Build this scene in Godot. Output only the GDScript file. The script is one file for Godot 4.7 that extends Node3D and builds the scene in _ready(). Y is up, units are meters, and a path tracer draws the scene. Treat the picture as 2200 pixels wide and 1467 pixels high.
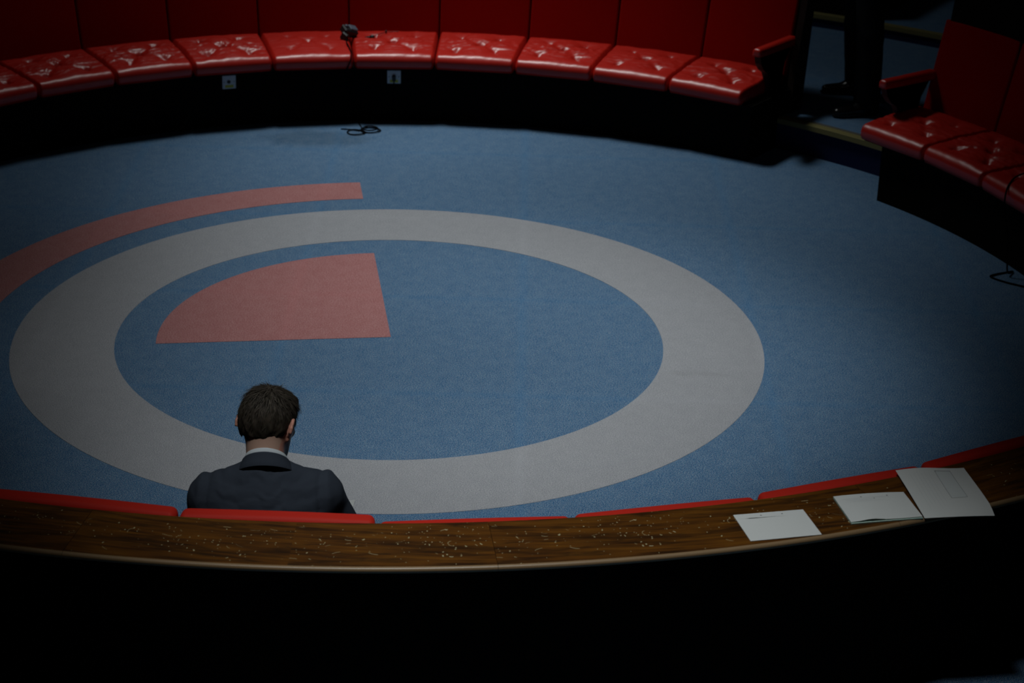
extends Node3D
# Round council chamber seen from a gallery: blue carpet with an inlaid emblem, a ring of red
# leather benches, one man seated with his back to the camera, another standing on the steps.
# Polar frame: phi = 0 is the far side (-z), phi grows towards +x, r is measured from the emblem's centre.

var M := {}
var used := {}
var rng := RandomNumberGenerator.new()

# ------------------------------------------------------------------ mesh collector
class MB:
	var v := PackedVector3Array()
	var n := PackedVector3Array()
	var uv := PackedVector2Array()
	var c := PackedColorArray()
	var ix := PackedInt32Array()
	func vert(p: Vector3, nn := Vector3.UP, t := Vector2.ZERO, col := Color.WHITE) -> int:
		v.append(p); n.append(nn); uv.append(t); c.append(col)
		return v.size() - 1
	func tri(a: int, b: int, d: int) -> void:
		ix.append(a); ix.append(b); ix.append(d)
	func quad(a: int, b: int, d: int, e: int) -> void:
		tri(a, b, d); tri(a, d, e)
	# a flat four-cornered face, corners clockwise as seen from outside
	func face(a: Vector3, b: Vector3, d: Vector3, e: Vector3, ta := Vector2(0, 0), tb := Vector2(1, 0), td := Vector2(1, 1), te := Vector2(0, 1)) -> void:
		var nn := (d - a).cross(b - a)
		if nn.length() < 1e-12: nn = (e - a).cross(d - a)
		nn = nn.normalized()
		quad(vert(a, nn, ta), vert(b, nn, tb), vert(d, nn, td), vert(e, nn, te))
	func box(p: Vector3, s: Vector3, bs := Basis.IDENTITY, ch := 0.0) -> void:
		# box with chamfered edges: three inset slabs share their corners
		var h := s * 0.5
		var k := minf(ch, minf(h.x, minf(h.y, h.z)) * 0.9)
		if k <= 0.0:
			for ax in 3:
				for sg in [-1.0, 1.0]:
					var a := Vector3.ZERO; a[ax] = sg * h[ax]
					var b1 := Vector3.ZERO; b1[(ax + 1) % 3] = h[(ax + 1) % 3]
					var b2 := Vector3.ZERO; b2[(ax + 2) % 3] = h[(ax + 2) % 3] * sg
					face(p + bs * (a - b1 - b2), p + bs * (a - b1 + b2), p + bs * (a + b1 + b2), p + bs * (a + b1 - b2))
			return
		var pts := {}
		for sx in [-1, 1]:
			for sy in [-1, 1]:
				for sz in [-1, 1]:
					for ax in 3:
						var q := Vector3(sx * (h.x - k), sy * (h.y - k), sz * (h.z - k))
						q[ax] += k * [sx, sy, sz][ax]
						pts[[sx, sy, sz, ax]] = p + bs * q
		for ax in 3:
			for sg in [-1, 1]:
				var key := func(i: int, j: int) -> Vector3:
					var t := [0, 0, 0]; t[ax] = sg; t[(ax + 1) % 3] = i; t[(ax + 2) % 3] = j
					return pts[[t[0], t[1], t[2], ax]]
				face(key.call(-1, -sg), key.call(-1, sg), key.call(1, sg), key.call(1, -sg))
		for ax in 3:
			var b := (ax + 1) % 3
			var d := (ax + 2) % 3
			for i in [-1, 1]:
				for j in [-1, 1]:
					var q := []
					for e in [[-1, b], [-1, d], [1, d], [1, b]]:
						var t := [0, 0, 0]; t[ax] = e[0]; t[b] = i; t[d] = j
						q.append(pts[[t[0], t[1], t[2], e[1]]])
					if i * j > 0: face(q[3], q[2], q[1], q[0])
					else: face(q[0], q[1], q[2], q[3])
		for sx in [-1, 1]:
			for sy in [-1, 1]:
				for sz in [-1, 1]:
					var a: Vector3 = pts[[sx, sy, sz, 0]]; var b: Vector3 = pts[[sx, sy, sz, 1]]; var d: Vector3 = pts[[sx, sy, sz, 2]]
					var nn := bs * Vector3(sx, sy, sz).normalized()
					var i0 := vert(a, nn); var i1 := vert(b, nn); var i2 := vert(d, nn)
					if sx * sy * sz > 0: tri(i0, i2, i1)
					else: tri(i0, i1, i2)
	func tube(pts: PackedVector3Array, rad: Array, sides := 8, caps := true) -> void:
		var up := Vector3(0.31, 0.9, 0.21).normalized()
		var base := v.size()
		for i in pts.size():
			var t := (pts[mini(i + 1, pts.size() - 1)] - pts[maxi(i - 1, 0)]).normalized()
			var a := up - t * up.dot(t)
			if a.length() < 0.05: a = t.cross(Vector3.RIGHT)
			a = a.normalized(); up = a
			var b := t.cross(a)
			var r: float = rad[mini(i, rad.size() - 1)]
			for k in sides:
				var w := TAU * k / sides
				var nn := a * cos(w) + b * sin(w)
				vert(pts[i] + nn * r, nn, Vector2(float(k) / sides, float(i)))
		for i in pts.size() - 1:
			for k in sides:
				var k2 := (k + 1) % sides
				quad(base + i * sides + k, base + (i + 1) * sides + k, base + (i + 1) * sides + k2, base + i * sides + k2)
		if caps:
			for e in [0, pts.size() - 1]:
				var t2 := (pts[e] - pts[1 if e == 0 else e - 1]).normalized()
				var m := vert(pts[e], t2)
				for k in sides:
					var a2 := vert(v[base + e * sides + k], t2); var b2 := vert(v[base + e * sides + (k + 1) % sides], t2)
					if e == 0: tri(m, a2, b2)
					else: tri(m, b2, a2)
	# profile of (radius, height) turned about an axis
	func lathe(prof: PackedVector2Array, at: Vector3, bs := Basis.IDENTITY, sides := 20) -> void:
		var base := v.size()
		for i in prof.size():
			var d := prof[mini(i + 1, prof.size() - 1)] - prof[maxi(i - 1, 0)]
			var n2 := Vector2(d.y, -d.x).normalized()
			for k in sides + 1:
				var w := TAU * k / sides
				var o := Vector3(cos(w), 0, sin(w))
				vert(at + bs * (o * prof[i].x + Vector3.UP * prof[i].y), (bs * (o * n2.x + Vector3.UP * n2.y)).normalized(), Vector2(float(k) / sides, float(i) / prof.size()))
		for i in prof.size() - 1:
			for k in sides:
				var a := base + i * (sides + 1) + k
				quad(a, a + 1, a + sides + 2, a + sides + 1)
	func smooth() -> void:
		n.fill(Vector3.ZERO)
		for i in range(0, ix.size(), 3):
			var f := (v[ix[i + 2]] - v[ix[i]]).cross(v[ix[i + 1]] - v[ix[i]])
			for k in 3: n[ix[i + k]] += f
		for i in n.size(): n[i] = n[i].normalized()
	func commit() -> ArrayMesh:
		var a := []
		a.resize(Mesh.ARRAY_MAX)
		a[Mesh.ARRAY_VERTEX] = v; a[Mesh.ARRAY_NORMAL] = n; a[Mesh.ARRAY_TEX_UV] = uv; a[Mesh.ARRAY_COLOR] = c; a[Mesh.ARRAY_INDEX] = ix
		var m := ArrayMesh.new()
		m.add_surface_from_arrays(Mesh.PRIMITIVE_TRIANGLES, a)
		return m

# ------------------------------------------------------------------ distance field -> surface nets
class Field:
	var o: Vector3
	var cell: float
	var nx: int
	var ny: int
	var nz: int
	var d := PackedFloat32Array()
	func _init(lo: Vector3, hi: Vector3, step: float) -> void:
		o = lo; cell = step
		nx = int(ceil((hi.x - lo.x) / step)) + 1; ny = int(ceil((hi.y - lo.y) / step)) + 1; nz = int(ceil((hi.z - lo.z) / step)) + 1
		d.resize(nx * ny * nz); d.fill(0.08)
	func span(lo: Vector3, hi: Vector3) -> Array:
		var a := ((lo - o) / cell).floor(); var b := ((hi - o) / cell).ceil()
		return [clampi(int(a.x), 0, nx - 1), clampi(int(a.y), 0, ny - 1), clampi(int(a.z), 0, nz - 1), clampi(int(b.x), 0, nx - 1), clampi(int(b.y), 0, ny - 1), clampi(int(b.z), 0, nz - 1)]
	func capsule(a0: Vector3, b0: Vector3, ra: float, rb: float, k := 0.02, sq := Vector3.ONE) -> void:
		var m := 0.03 + k
		var rr := maxf(ra, rb) + m
		var s := span(a0.min(b0) - Vector3.ONE * rr, a0.max(b0) + Vector3.ONE * rr)
		var inv := Vector3.ONE / sq
		var mid := (a0 + b0) * 0.5
		var a := (a0 - mid) * inv; var b := (b0 - mid) * inv
		var ab := b - a; var l2 := maxf(ab.length_squared(), 1e-9)
		var ms := minf(sq.x, minf(sq.y, sq.z))
		for z in range(s[2], s[5] + 1):
			for y in range(s[1], s[4] + 1):
				var row := (z * ny + y) * nx
				for x in range(s[0], s[3] + 1):
					var p := (o + Vector3(x, y, z) * cell - mid) * inv - a
					var t := clampf(p.dot(ab) / l2, 0.0, 1.0)
					var e := ((p - ab * t).length() - ra - (rb - ra) * t) * ms
					var g := d[row + x]
					var h := maxf(k - absf(e - g), 0.0)
					d[row + x] = minf(e, g) - h * h / (4.0 * k)
	func ellipsoid(c0: Vector3, bs: Basis, r: Vector3, k := 0.02, carve := false) -> void:
		var rr := maxf(r.x, maxf(r.y, r.z)) + 0.03 + k
		var s := span(c0 - Vector3.ONE * rr, c0 + Vector3.ONE * rr)
		var bi := bs.inverse()
		for z in range(s[2], s[5] + 1):
			for y in range(s[1], s[4] + 1):
				var row := (z * ny + y) * nx
				for x in range(s[0], s[3] + 1):
					var p := bi * (o + Vector3(x, y, z) * cell - c0)
					var q := p / r
					var k0 := q.length()
					var e := k0 * (k0 - 1.0) / maxf((q / r).length(), 1e-6) if k0 > 1e-4 else -minf(r.x, minf(r.y, r.z))
					var g := d[row + x]
					if carve:
						e = -e
						var h2 := maxf(k - absf(e - g), 0.0)
						d[row + x] = maxf(e, g) + h2 * h2 / (4.0 * k)
					else:
						var h := maxf(k - absf(e - g), 0.0)
						d[row + x] = minf(e, g) - h * h / (4.0 * k)
	# col: (position) -> Color ; clip: keep only what is true
	func mesh(mb: MB, col = null, clip = null) -> void:
		var id := PackedInt32Array()
		id.resize(nx * ny * nz); id.fill(-1)
		var step := [1, nx, nx * ny]
		var first := mb.v.size()
		for z in nz - 1:
			for y in ny - 1:
				for x in nx - 1:
					var b := (z * ny + y) * nx + x
					var cnt := 0
					for k in 8:
						if d[b + (k & 1) + ((k >> 1) & 1) * nx + (k >> 2) * nx * ny] < 0.0: cnt += 1
					if cnt == 0 or cnt == 8: continue
					var sum := Vector3.ZERO
					var m := 0
					for ax in 3:
						var s1: int = step[(ax + 1) % 3]; var s2: int = step[(ax + 2) % 3]
						for k in 4:
							var e := b + (k & 1) * s1 + (k >> 1) * s2
							var da := d[e]; var db := d[e + step[ax]]
							if (da < 0.0) != (db < 0.0):
								var p := Vector3.ZERO
								p[ax] = da / (da - db); p[(ax + 1) % 3] = k & 1; p[(ax + 2) % 3] = k >> 1
								sum += p; m += 1
					var q := o + (Vector3(x, y, z) + sum / m) * cell
					id[b] = mb.vert(q, Vector3.UP, Vector2(q.x, q.y), col.call(q) if col != null else Color.WHITE)
		for z in range(1, nz - 1):
			for y in range(1, ny - 1):
				for x in range(1, nx - 1):
					var b := (z * ny + y) * nx + x
					for ax in 3:
						var da := d[b]; var db := d[b + step[ax]]
						if (da < 0.0) == (db < 0.0): continue
						var s1: int = step[(ax + 1) % 3]; var s2: int = step[(ax + 2) % 3]
						var q := [id[b - s1 - s2], id[b - s2], id[b], id[b - s1]]
						if q[0] < 0 or q[1] < 0 or q[2] < 0 or q[3] < 0: continue
						if clip != null and not clip.call((mb.v[q[0]] + mb.v[q[2]]) * 0.5): continue
						if da < 0.0: mb.quad(q[3], q[2], q[1], q[0])
						else: mb.quad(q[0], q[1], q[2], q[3])

# ------------------------------------------------------------------ scene helpers
func numbered(called: String) -> String:
	var k: int = used.get(called, 0)
	used[called] = k + 1
	return called if k == 0 else "%s_%03d" % [called, k]

func pol(r: float, phi: float, h: float) -> Vector3:
	var a := deg_to_rad(phi)
	return Vector3(r * sin(a), h, -r * cos(a))

func turn(phi: float) -> Basis:
	return Basis(Vector3.UP, -deg_to_rad(phi))

func tag(o: Node, label: String, category := "", group := "", kind := "") -> Node:
	if label: o.set_meta("label", label)
	if category: o.set_meta("category", category)
	if group: o.set_meta("group", group)
	if kind: o.set_meta("kind", kind)
	return o

func thing(called: String, at: Vector3, bs := Basis.IDENTITY) -> Node3D:
	var o := Node3D.new()
	o.name = numbered(called)
	o.transform = Transform3D(bs, at)
	add_child(o)
	return o

# a mesh under parent; xf is its place in the world
func part(parent: Node3D, called: String, mesh: Mesh, mat: Material, xf := Transform3D.IDENTITY) -> MeshInstance3D:
	var o := MeshInstance3D.new()
	o.mesh = mesh
	o.material_override = mat
	if parent == self:
		o.name = numbered(called)
		o.transform = xf
	else:
		o.name = called
		var g := parent.transform
		var up := parent.get_parent()
		while up != null and up != self and up is Node3D:
			g = (up as Node3D).transform * g
			up = up.get_parent()
		o.transform = g.affine_inverse() * xf
	parent.add_child(o, true)
	return o

func mat(called: String, col: Color, rough: float, spec := 0.5) -> StandardMaterial3D:
	var m := StandardMaterial3D.new()
	m.resource_name = called
	m.albedo_color = col
	m.roughness = rough
	m.metallic_specular = spec
	M[called] = m
	return m

func lin(r: float, g: float, b: float) -> Color:
	return Color(r, g, b).linear_to_srgb()

# closed profile of (r, h), anticlockwise in the r-h plane, swept from phi0 to phi1; soft: smooth normals across gentle corners
func sweep(prof: PackedVector2Array, phi0: float, phi1: float, stepdeg := 1.0, at := Vector3.ZERO, caps := true, mb: MB = null, uoff := 0.0) -> MB:
	if mb == null: mb = MB.new()
	var n := maxi(1, int(ceil(absf(phi1 - phi0) / stepdeg)))
	var cnt := prof.size()
	var nrm := PackedVector2Array()
	for i in cnt:
		var d := prof[(i + 1) % cnt] - prof[i]
		nrm.append(Vector2(d.y, -d.x).normalized())
	var along := 0.0
	for i in cnt:
		var j := (i + 1) % cnt
		var na := nrm[i]; var nb := nrm[i]
		var before := nrm[(i + cnt - 1) % cnt]; var after := nrm[j]
		if before.dot(nrm[i]) > 0.8: na = (before + nrm[i]).normalized()
		if after.dot(nrm[i]) > 0.8: nb = (after + nrm[i]).normalized()
		var ln := prof[i].distance_to(prof[j])
		var base := mb.v.size()
		for k in n + 1:
			var phi := lerpf(phi0, phi1, float(k) / n)
			var a := deg_to_rad(phi)
			var dir := Vector3(sin(a), 0, -cos(a))
			var u := deg_to_rad(phi - phi0) * 4.2 + uoff
			mb.vert(dir * prof[i].x + Vector3.UP * prof[i].y - at, dir * na.x + Vector3.UP * na.y, Vector2(u, along))
			mb.vert(dir * prof[j].x + Vector3.UP * prof[j].y - at, dir * nb.x + Vector3.UP * nb.y, Vector2(u, along + ln))
		for k in n:
			var q := base + k * 2
			mb.quad(q, q + 2, q + 3, q + 1)
		along += ln
	if caps:
		var tr := Geometry2D.triangulate_polygon(prof)
		for e in 2:
			var phi := phi0 if e == 0 else phi1
			var a := deg_to_rad(phi)
			var dir := Vector3(sin(a), 0, -cos(a))
			var nn := Vector3(cos(a), 0, sin(a)) * (-1.0 if e == 0 else 1.0)
			var base := mb.v.size()
			for p in prof: mb.vert(dir * p.x + Vector3.UP * p.y - at, nn, p)
			for i in range(0, tr.size(), 3):
				var f := (mb.v[base + tr[i + 2]] - mb.v[base + tr[i]]).cross(mb.v[base + tr[i + 1]] - mb.v[base + tr[i]])
				if f.dot(nn) > 0: mb.tri(base + tr[i], base + tr[i + 1], base + tr[i + 2])
				else: mb.tri(base + tr[i], base + tr[i + 2], base + tr[i + 1])
	return mb

func rect(r0: float, r1: float, h0: float, h1: float) -> PackedVector2Array:
	return PackedVector2Array([Vector2(r0, h0), Vector2(r1, h0), Vector2(r1, h1), Vector2(r0, h1)])

# upholstered pad: trapezoid plan, front edge (width w0) at +z, back edge (w1) at -z, rounded rim, top near y = height
func pad(w0: float, w1: float, depth: float, height: float, rc: float, nu: int, nv: int, bump: Callable, tuck := 0.0, side := 0.0) -> ArrayMesh:
	var mb := MB.new()
	var rs := side if side > 0.0 else rc
	var us := []
	var vs := []
	for pass_i in 2:
		var ext := (w0 + w1) * 0.5 if pass_i == 0 else depth
		var cnt := nu if pass_i == 0 else nv
		var list := us if pass_i == 0 else vs
		var e := (rs if pass_i == 0 else rc) / ext
		for k in 6: list.append(e * (1.0 - cos(PI * 0.5 * k / 6.0)))
		for k in cnt + 1: list.append(lerpf(e, 1.0 - e, float(k) / cnt))
		for k in 6: list.append(1.0 - e * (1.0 - cos(PI * 0.5 * (5 - k) / 6.0)))
	var nu2 := us.size()
	var nv2 := vs.size()
	for j in nv2:
		for i in nu2:
			var u: float = us[i]
			var vv: float = vs[j]
			var w := lerpf(w0, w1, vv)
			var x := (u - 0.5) * w
			var z := (0.5 - vv) * depth
			var dx := (rs - minf(u, 1.0 - u) * w) * rc / rs
			var dz := rc - minf(vv, 1.0 - vv) * depth
			dx = clampf(dx, 0.0, rc); dz = clampf(dz, 0.0, rc)
			var l := sqrt(dx * dx + dz * dz)
			if l > rc:
				var f := rc / l
				x -= signf(u - 0.5) * dx * (1.0 - f) * rs / rc
				z -= signf(0.5 - vv) * dz * (1.0 - f)
				l = rc
			var inside := 1.0 - l / rc
			var y: float = height - rc + sqrt(maxf(rc * rc - l * l, 0.0)) + bump.call(u, vv, x, z) * (0.35 + 0.65 * smoothstep(0.0, 1.0, inside))
			mb.vert(Vector3(x, y, z), Vector3.UP, Vector2(x, z))
	for j in nv2 - 1:
		for i in nu2 - 1:
			var a := j * nu2 + i
			mb.quad(a, a + nu2, a + nu2 + 1, a + 1)
	var ring := []
	for i in nu2: ring.append(i)
	for j in range(1, nv2): ring.append(j * nu2 + nu2 - 1)
	for i in range(nu2 - 2, -1, -1): ring.append((nv2 - 1) * nu2 + i)
	for j in range(nv2 - 2, 0, -1): ring.append(j * nu2)
	var below := []
	for lev in [0.5, 0.0]:
		var row := []
		for q in ring:
			var p: Vector3 = mb.v[q]
			var s := Vector3(p.x, 0, p.z)
			if lev == 0.0: s *= 1.0 - tuck
			row.append(mb.vert(Vector3(s.x, lev * (height - rc), s.z)))
		below.append(row)
	var prev: Array = ring
	for row in below:
		for k in ring.size():
			var k2 := (k + 1) % ring.size()
			mb.quad(prev[k], prev[k2], row[k2], row[k])
		prev = row
	var mid := mb.vert(Vector3.ZERO)
	for k in ring.size(): mb.tri(mid, prev[k], prev[(k + 1) % ring.size()])
	mb.smooth()
	return mb.commit()

# ------------------------------------------------------------------ computed surfaces
func noise_bytes(freq: float, seed_: int, size: int, octaves := 1, type := FastNoiseLite.TYPE_SIMPLEX_SMOOTH) -> PackedByteArray:
	var f := FastNoiseLite.new()
	f.seed = seed_; f.noise_type = type; f.frequency = freq
	f.fractal_type = FastNoiseLite.FRACTAL_FBM if octaves > 1 else FastNoiseLite.FRACTAL_NONE
	f.fractal_octaves = octaves
	var im := f.get_seamless_image(size, size)
	im.convert(Image.FORMAT_L8)
	return im.get_data()

func tex(im: Image) -> ImageTexture:
	im.generate_mipmaps()
	return ImageTexture.create_from_image(im)

func carpets() -> void:
	# tufted loop pile: light and dark yarn flecks a few millimetres wide, over soft wear mottling
	var size := 1024
	var fine := noise_bytes(0.30, 3, size)
	var hue := noise_bytes(0.16, 19, size)
	var yarn := noise_bytes(0.11, 8, size, 2)
	var soft := noise_bytes(0.012, 5, size, 3)
	var sets := {"blue": [Color(0.145, 0.318, 0.500), Color(0.370, 0.520, 0.665), Color(0.655, 0.715, 0.765)], "grey": [Color(0.58, 0.585, 0.615), Color(0.685, 0.688, 0.712), Color(0.785, 0.785, 0.80)], "red": [Color(0.625, 0.355, 0.36), Color(0.755, 0.515, 0.515), Color(0.84, 0.675, 0.665)]}
	var lut := {}
	var data := {}
	for k in sets:
		var t := []
		for i in 256:
			var a := i / 255.0
			t.append(sets[k][0].lerp(sets[k][1], smoothstep(0.0, 0.55, a)) if a < 0.55 else sets[k][1].lerp(sets[k][2], smoothstep(0.55, 1.0, a)))
		var flat := PackedByteArray()
		for col in t: flat.append_array([int(col.r * 255), int(col.g * 255), int(col.b * 255)])
		lut[k] = flat
		var b := PackedByteArray()
		b.resize(size * size * 3)
		data[k] = b
	var hb := PackedByteArray()
	hb.resize(size * size)
	var lb: PackedByteArray = lut["blue"]; var lg: PackedByteArray = lut["grey"]; var lr: PackedByteArray = lut["red"]
	var db: PackedByteArray = data["blue"]; var dg: PackedByteArray = data["grey"]; var dr: PackedByteArray = data["red"]
	for i in size * size:
		var w := clampi(int((fine[i] - 128) * 1.8 + (yarn[i] - 128) * 0.6 + (soft[i] - 128) * 0.15 + 121), 0, 255)
		hb[i] = w
		var q := i * 3
		var s := w * 3
		var t := (hue[i] - 128) / 7
		db[q] = clampi(lb[s] + t, 0, 255); db[q + 1] = lb[s + 1]; db[q + 2] = clampi(lb[s + 2] - t / 3, 0, 255)
		dg[q] = lg[s]; dg[q + 1] = lg[s + 1]; dg[q + 2] = lg[s + 2]
		dr[q] = lr[s]; dr[q + 1] = lr[s + 1]; dr[q + 2] = lr[s + 2]
	var bump := tex(Image.create_from_data(size, size, false, Image.FORMAT_L8, hb))
	data["blue"] = db; data["grey"] = dg; data["red"] = dr
	for k in sets:
		var m := mat("carpet_" + k, Color.WHITE, 0.95, 0.15)
		m.albedo_texture = tex(Image.create_from_data(size, size, false, Image.FORMAT_RGB8, data[k]))
		m.vertex_color_use_as_albedo = true
		m.uv1_triplanar = true
		m.uv1_world_triplanar = true
		m.uv1_scale = Vector3.ONE / 1.15
		m.heightmap_enabled = true
		m.heightmap_texture = bump
		m.heightmap_scale = 0.25

func wood_boards() -> void:
	# dark veneer with the grain along the board; scars from years of papers and bags, drawn as chips and scratches
	var w := 1536
	var h := 384
	for variant in 3:
		var r := RandomNumberGenerator.new()
		r.seed = 40 + variant
		var g1 := FastNoiseLite.new(); g1.seed = 11 + variant; g1.frequency = 0.008
		var g2 := FastNoiseLite.new(); g2.seed = 31 + variant; g2.frequency = 0.02
		var g3 := FastNoiseLite.new(); g3.seed = 61 + variant; g3.frequency = 0.006
		var im := Image.create(w, h, false, Image.FORMAT_RGB8)
		var dark := Color(0.20, 0.105, 0.015); var mid := Color(0.36, 0.21, 0.035); var pale := Color(0.44, 0.275, 0.06)
		var slant: float = [0.0, 0.085, -0.05][variant]
		for y in h:
			for x in w:
				var yy := y + slant * x
				var broad := g1.get_noise_2d(x * 0.35, yy * 1.7) * 0.9
				var streak := g2.get_noise_2d(x * 0.10, yy * 2.6)
				var vein := pow(1.0 - absf(g3.get_noise_2d(x * 0.18 + 900, yy * 1.6)), 14.0)
				var t := clampf(0.52 + broad * 0.6 + streak * 0.38, 0.0, 1.0)
				var col := dark.lerp(mid, smoothstep(0.0, 0.6, t)) if t < 0.6 else mid.lerp(pale, (t - 0.6) / 0.4)
				im.set_pixel(x, y, col.lerp(dark * 0.6, vein * 0.55))
		var rough := Image.create(w, h, false, Image.FORMAT_L8)
		rough.fill(Color(0.42, 0.42, 0.42))
		var chips: int = [60, 270, 130][variant]
		var chip := Color(0.66, 0.63, 0.50)
		for k in chips:
			var cx := r.randf() * w
			var cy := clampf(h * (0.48 + r.randfn() * 0.22), 6, h - 6)
			var big := r.randf()
			var ln := r.randf_range(1.0, 5.0) if big < 0.74 else (r.randf_range(5.0, 13.0) if big < 0.93 else r.randf_range(16, 44))
			var dirv := Vector2.from_angle(r.randf_range(-0.3, 0.3) if ln > 15.5 else PI * 0.5 + r.randfn() * 0.45)
			var wd := r.randf_range(0.7, 2.4) if ln < 15.5 else r.randf_range(0.6, 1.3)
			var strength := r.randf_range(0.2, 0.9)
			var bend := r.randfn() * 0.012
			for s in int(ln * 2) + 1:
				var p := Vector2(cx, cy) + dirv * (s * 0.5)
				dirv = dirv.rotated(bend)
				for oy in range(-4, 5):
					for ox in range(-4, 5):
						var px := int(p.x) + ox; var py := int(p.y) + oy
						if px < 0 or py < 0 or px >= w or py >= h: continue
						var f := clampf(wd + 0.5 - Vector2(ox, oy).length() * r.randf_range(0.8, 1.3), 0.0, 1.0) * strength
						if f > 0.0:
							im.set_pixel(px, py, im.get_pixel(px, py).lerp(chip, f))
							rough.set_pixel(px, py, Color(0.8, 0.8, 0.8))
		var m := mat("ledge_wood_%d" % variant, Color.WHITE, 1.0, 0.45)
		m.albedo_texture = tex(im)
		m.roughness_texture = tex(rough)
		m.roughness_texture_channel = BaseMaterial3D.TEXTURE_CHANNEL_RED

func materials() -> void:
	carpets()
	wood_boards()
	var grain := FastNoiseLite.new(); grain.seed = 4; grain.frequency = 0.06; grain.noise_type = FastNoiseLite.TYPE_CELLULAR
	var gim := grain.get_seamless_image(256, 256)
	gim.convert(Image.FORMAT_L8)
	var gt := tex(gim)
	var red := mat("red_leather", lin(0.50, 0.014, 0.007), 0.37, 0.55)
	red.uv1_triplanar = true; red.uv1_scale = Vector3.ONE * 9.0
	red.heightmap_enabled = true; red.heightmap_texture = gt; red.heightmap_scale = 0.02
	mat("red_shaded", lin(0.30, 0.004, 0.003), 0.85, 0.08)  # matte back panels, their red deepened to imitate shade on upright faces
	mat("red_roll", lin(0.49, 0.022, 0.013), 0.6, 0.25)
	mat("black_wood", lin(0.008, 0.007, 0.006), 0.8, 0.08)
	mat("dark_wood", lin(0.020, 0.011, 0.008), 0.5, 0.3)
	mat("red_wood", lin(0.075, 0.016, 0.012), 0.5, 0.2)
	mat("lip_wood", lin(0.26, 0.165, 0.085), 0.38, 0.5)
	mat("brass", lin(0.20, 0.175, 0.07), 0.5, 0.3)
	mat("grip", lin(0.10, 0.10, 0.09), 0.8, 0.3)
	mat("navy_riser", lin(0.018, 0.024, 0.075), 0.95, 0.1)
	mat("plate_white", lin(0.62, 0.63, 0.66), 0.4)
	mat("yellow_sticker", lin(0.60, 0.55, 0.06), 0.6)
	mat("black_plastic", lin(0.012, 0.012, 0.014), 0.45)
	mat("cable_black", lin(0.004, 0.004, 0.005), 0.8, 0.1)
	mat("grey_plastic", lin(0.10, 0.12, 0.16), 0.4)
	mat("wall_dark", lin(0.05, 0.045, 0.04), 0.9, 0.2)
	mat("suit_navy", lin(0.032, 0.039, 0.054), 0.85, 0.2)
	mat("suit_black", lin(0.010, 0.010, 0.012), 0.85, 0.2)
	mat("shoe_leather", lin(0.010, 0.010, 0.011), 0.25, 0.5)
	mat("shirt", lin(0.52, 0.56, 0.60), 0.8, 0.2)
	var skin := mat("skin", Color.WHITE, 0.5, 0.4)
	skin.vertex_color_use_as_albedo = true
	var hair := mat("hair", Color.WHITE, 0.62, 0.25)
	hair.vertex_color_use_as_albedo = true
	var paper := mat("paper", lin(0.66, 0.675, 0.675), 0.85, 0.2)
	paper.backlight_enabled = true; paper.backlight = Color(0.12, 0.12, 0.12)
	mat("paper_edge", lin(0.45, 0.60, 0.54), 0.85, 0.2)
	mat("ink", lin(0.22, 0.23, 0.24), 0.9, 0.1)
	mat("ink_faint", lin(0.60, 0.62, 0.63), 0.9, 0.1)
	mat("print_tint", lin(0.62, 0.65, 0.66), 0.85, 0.1)
	var glow := mat("lamp_glow", Color(1, 0.98, 0.95), 0.6)
	glow.emission_enabled = true; glow.emission = Color(1, 0.97, 0.93); glow.emission_energy_multiplier = 2.0

# ------------------------------------------------------------------ lamps
func downlight(at: Vector3, aim: Vector3, angle: float, energy: float, size: float, label: String) -> void:  # overhead light given unseen fixtures, each cone shaped for the falloff
	var o := thing("unseen_downlight", at)
	tag(o, label, "downlight", "unseen downlights shaping the chamber light")
	var can := MB.new()
	can.lathe(PackedVector2Array([Vector2(0.24, 0.0), Vector2(0.27, 0.0), Vector2(0.27, 0.07), Vector2(0.25, 0.09), Vector2(0.24, 0.09), Vector2(0.24, 0.0)]), Vector3.ZERO)
	part(o, "housing", can.commit(), M.black_wood, Transform3D(Basis.IDENTITY, at))
	var disc := MB.new()
	disc.lathe(PackedVector2Array([Vector2(0.0, 0.03), Vector2(0.235, 0.03), Vector2(0.235, 0.045), Vector2(0.0, 0.045)]), Vector3.ZERO)
	part(o, "lamp_diffuser", disc.commit(), M.lamp_glow, Transform3D(Basis.IDENTITY, at))
	var l := SpotLight3D.new()
	l.name = "lamp"
	l.light_energy = energy
	l.light_color = Color(0.975, 1.0, 0.995)
	l.spot_range = 40.0
	l.spot_attenuation = 2.0
	l.spot_angle = angle
	l.spot_angle_attenuation = 1.0
	l.light_size = size
	l.shadow_enabled = true
	o.add_child(l)
	l.position = Vector3(0, -0.02, 0)
	l.basis = Basis.looking_at((aim - at).normalized(), Vector3.RIGHT)

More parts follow.
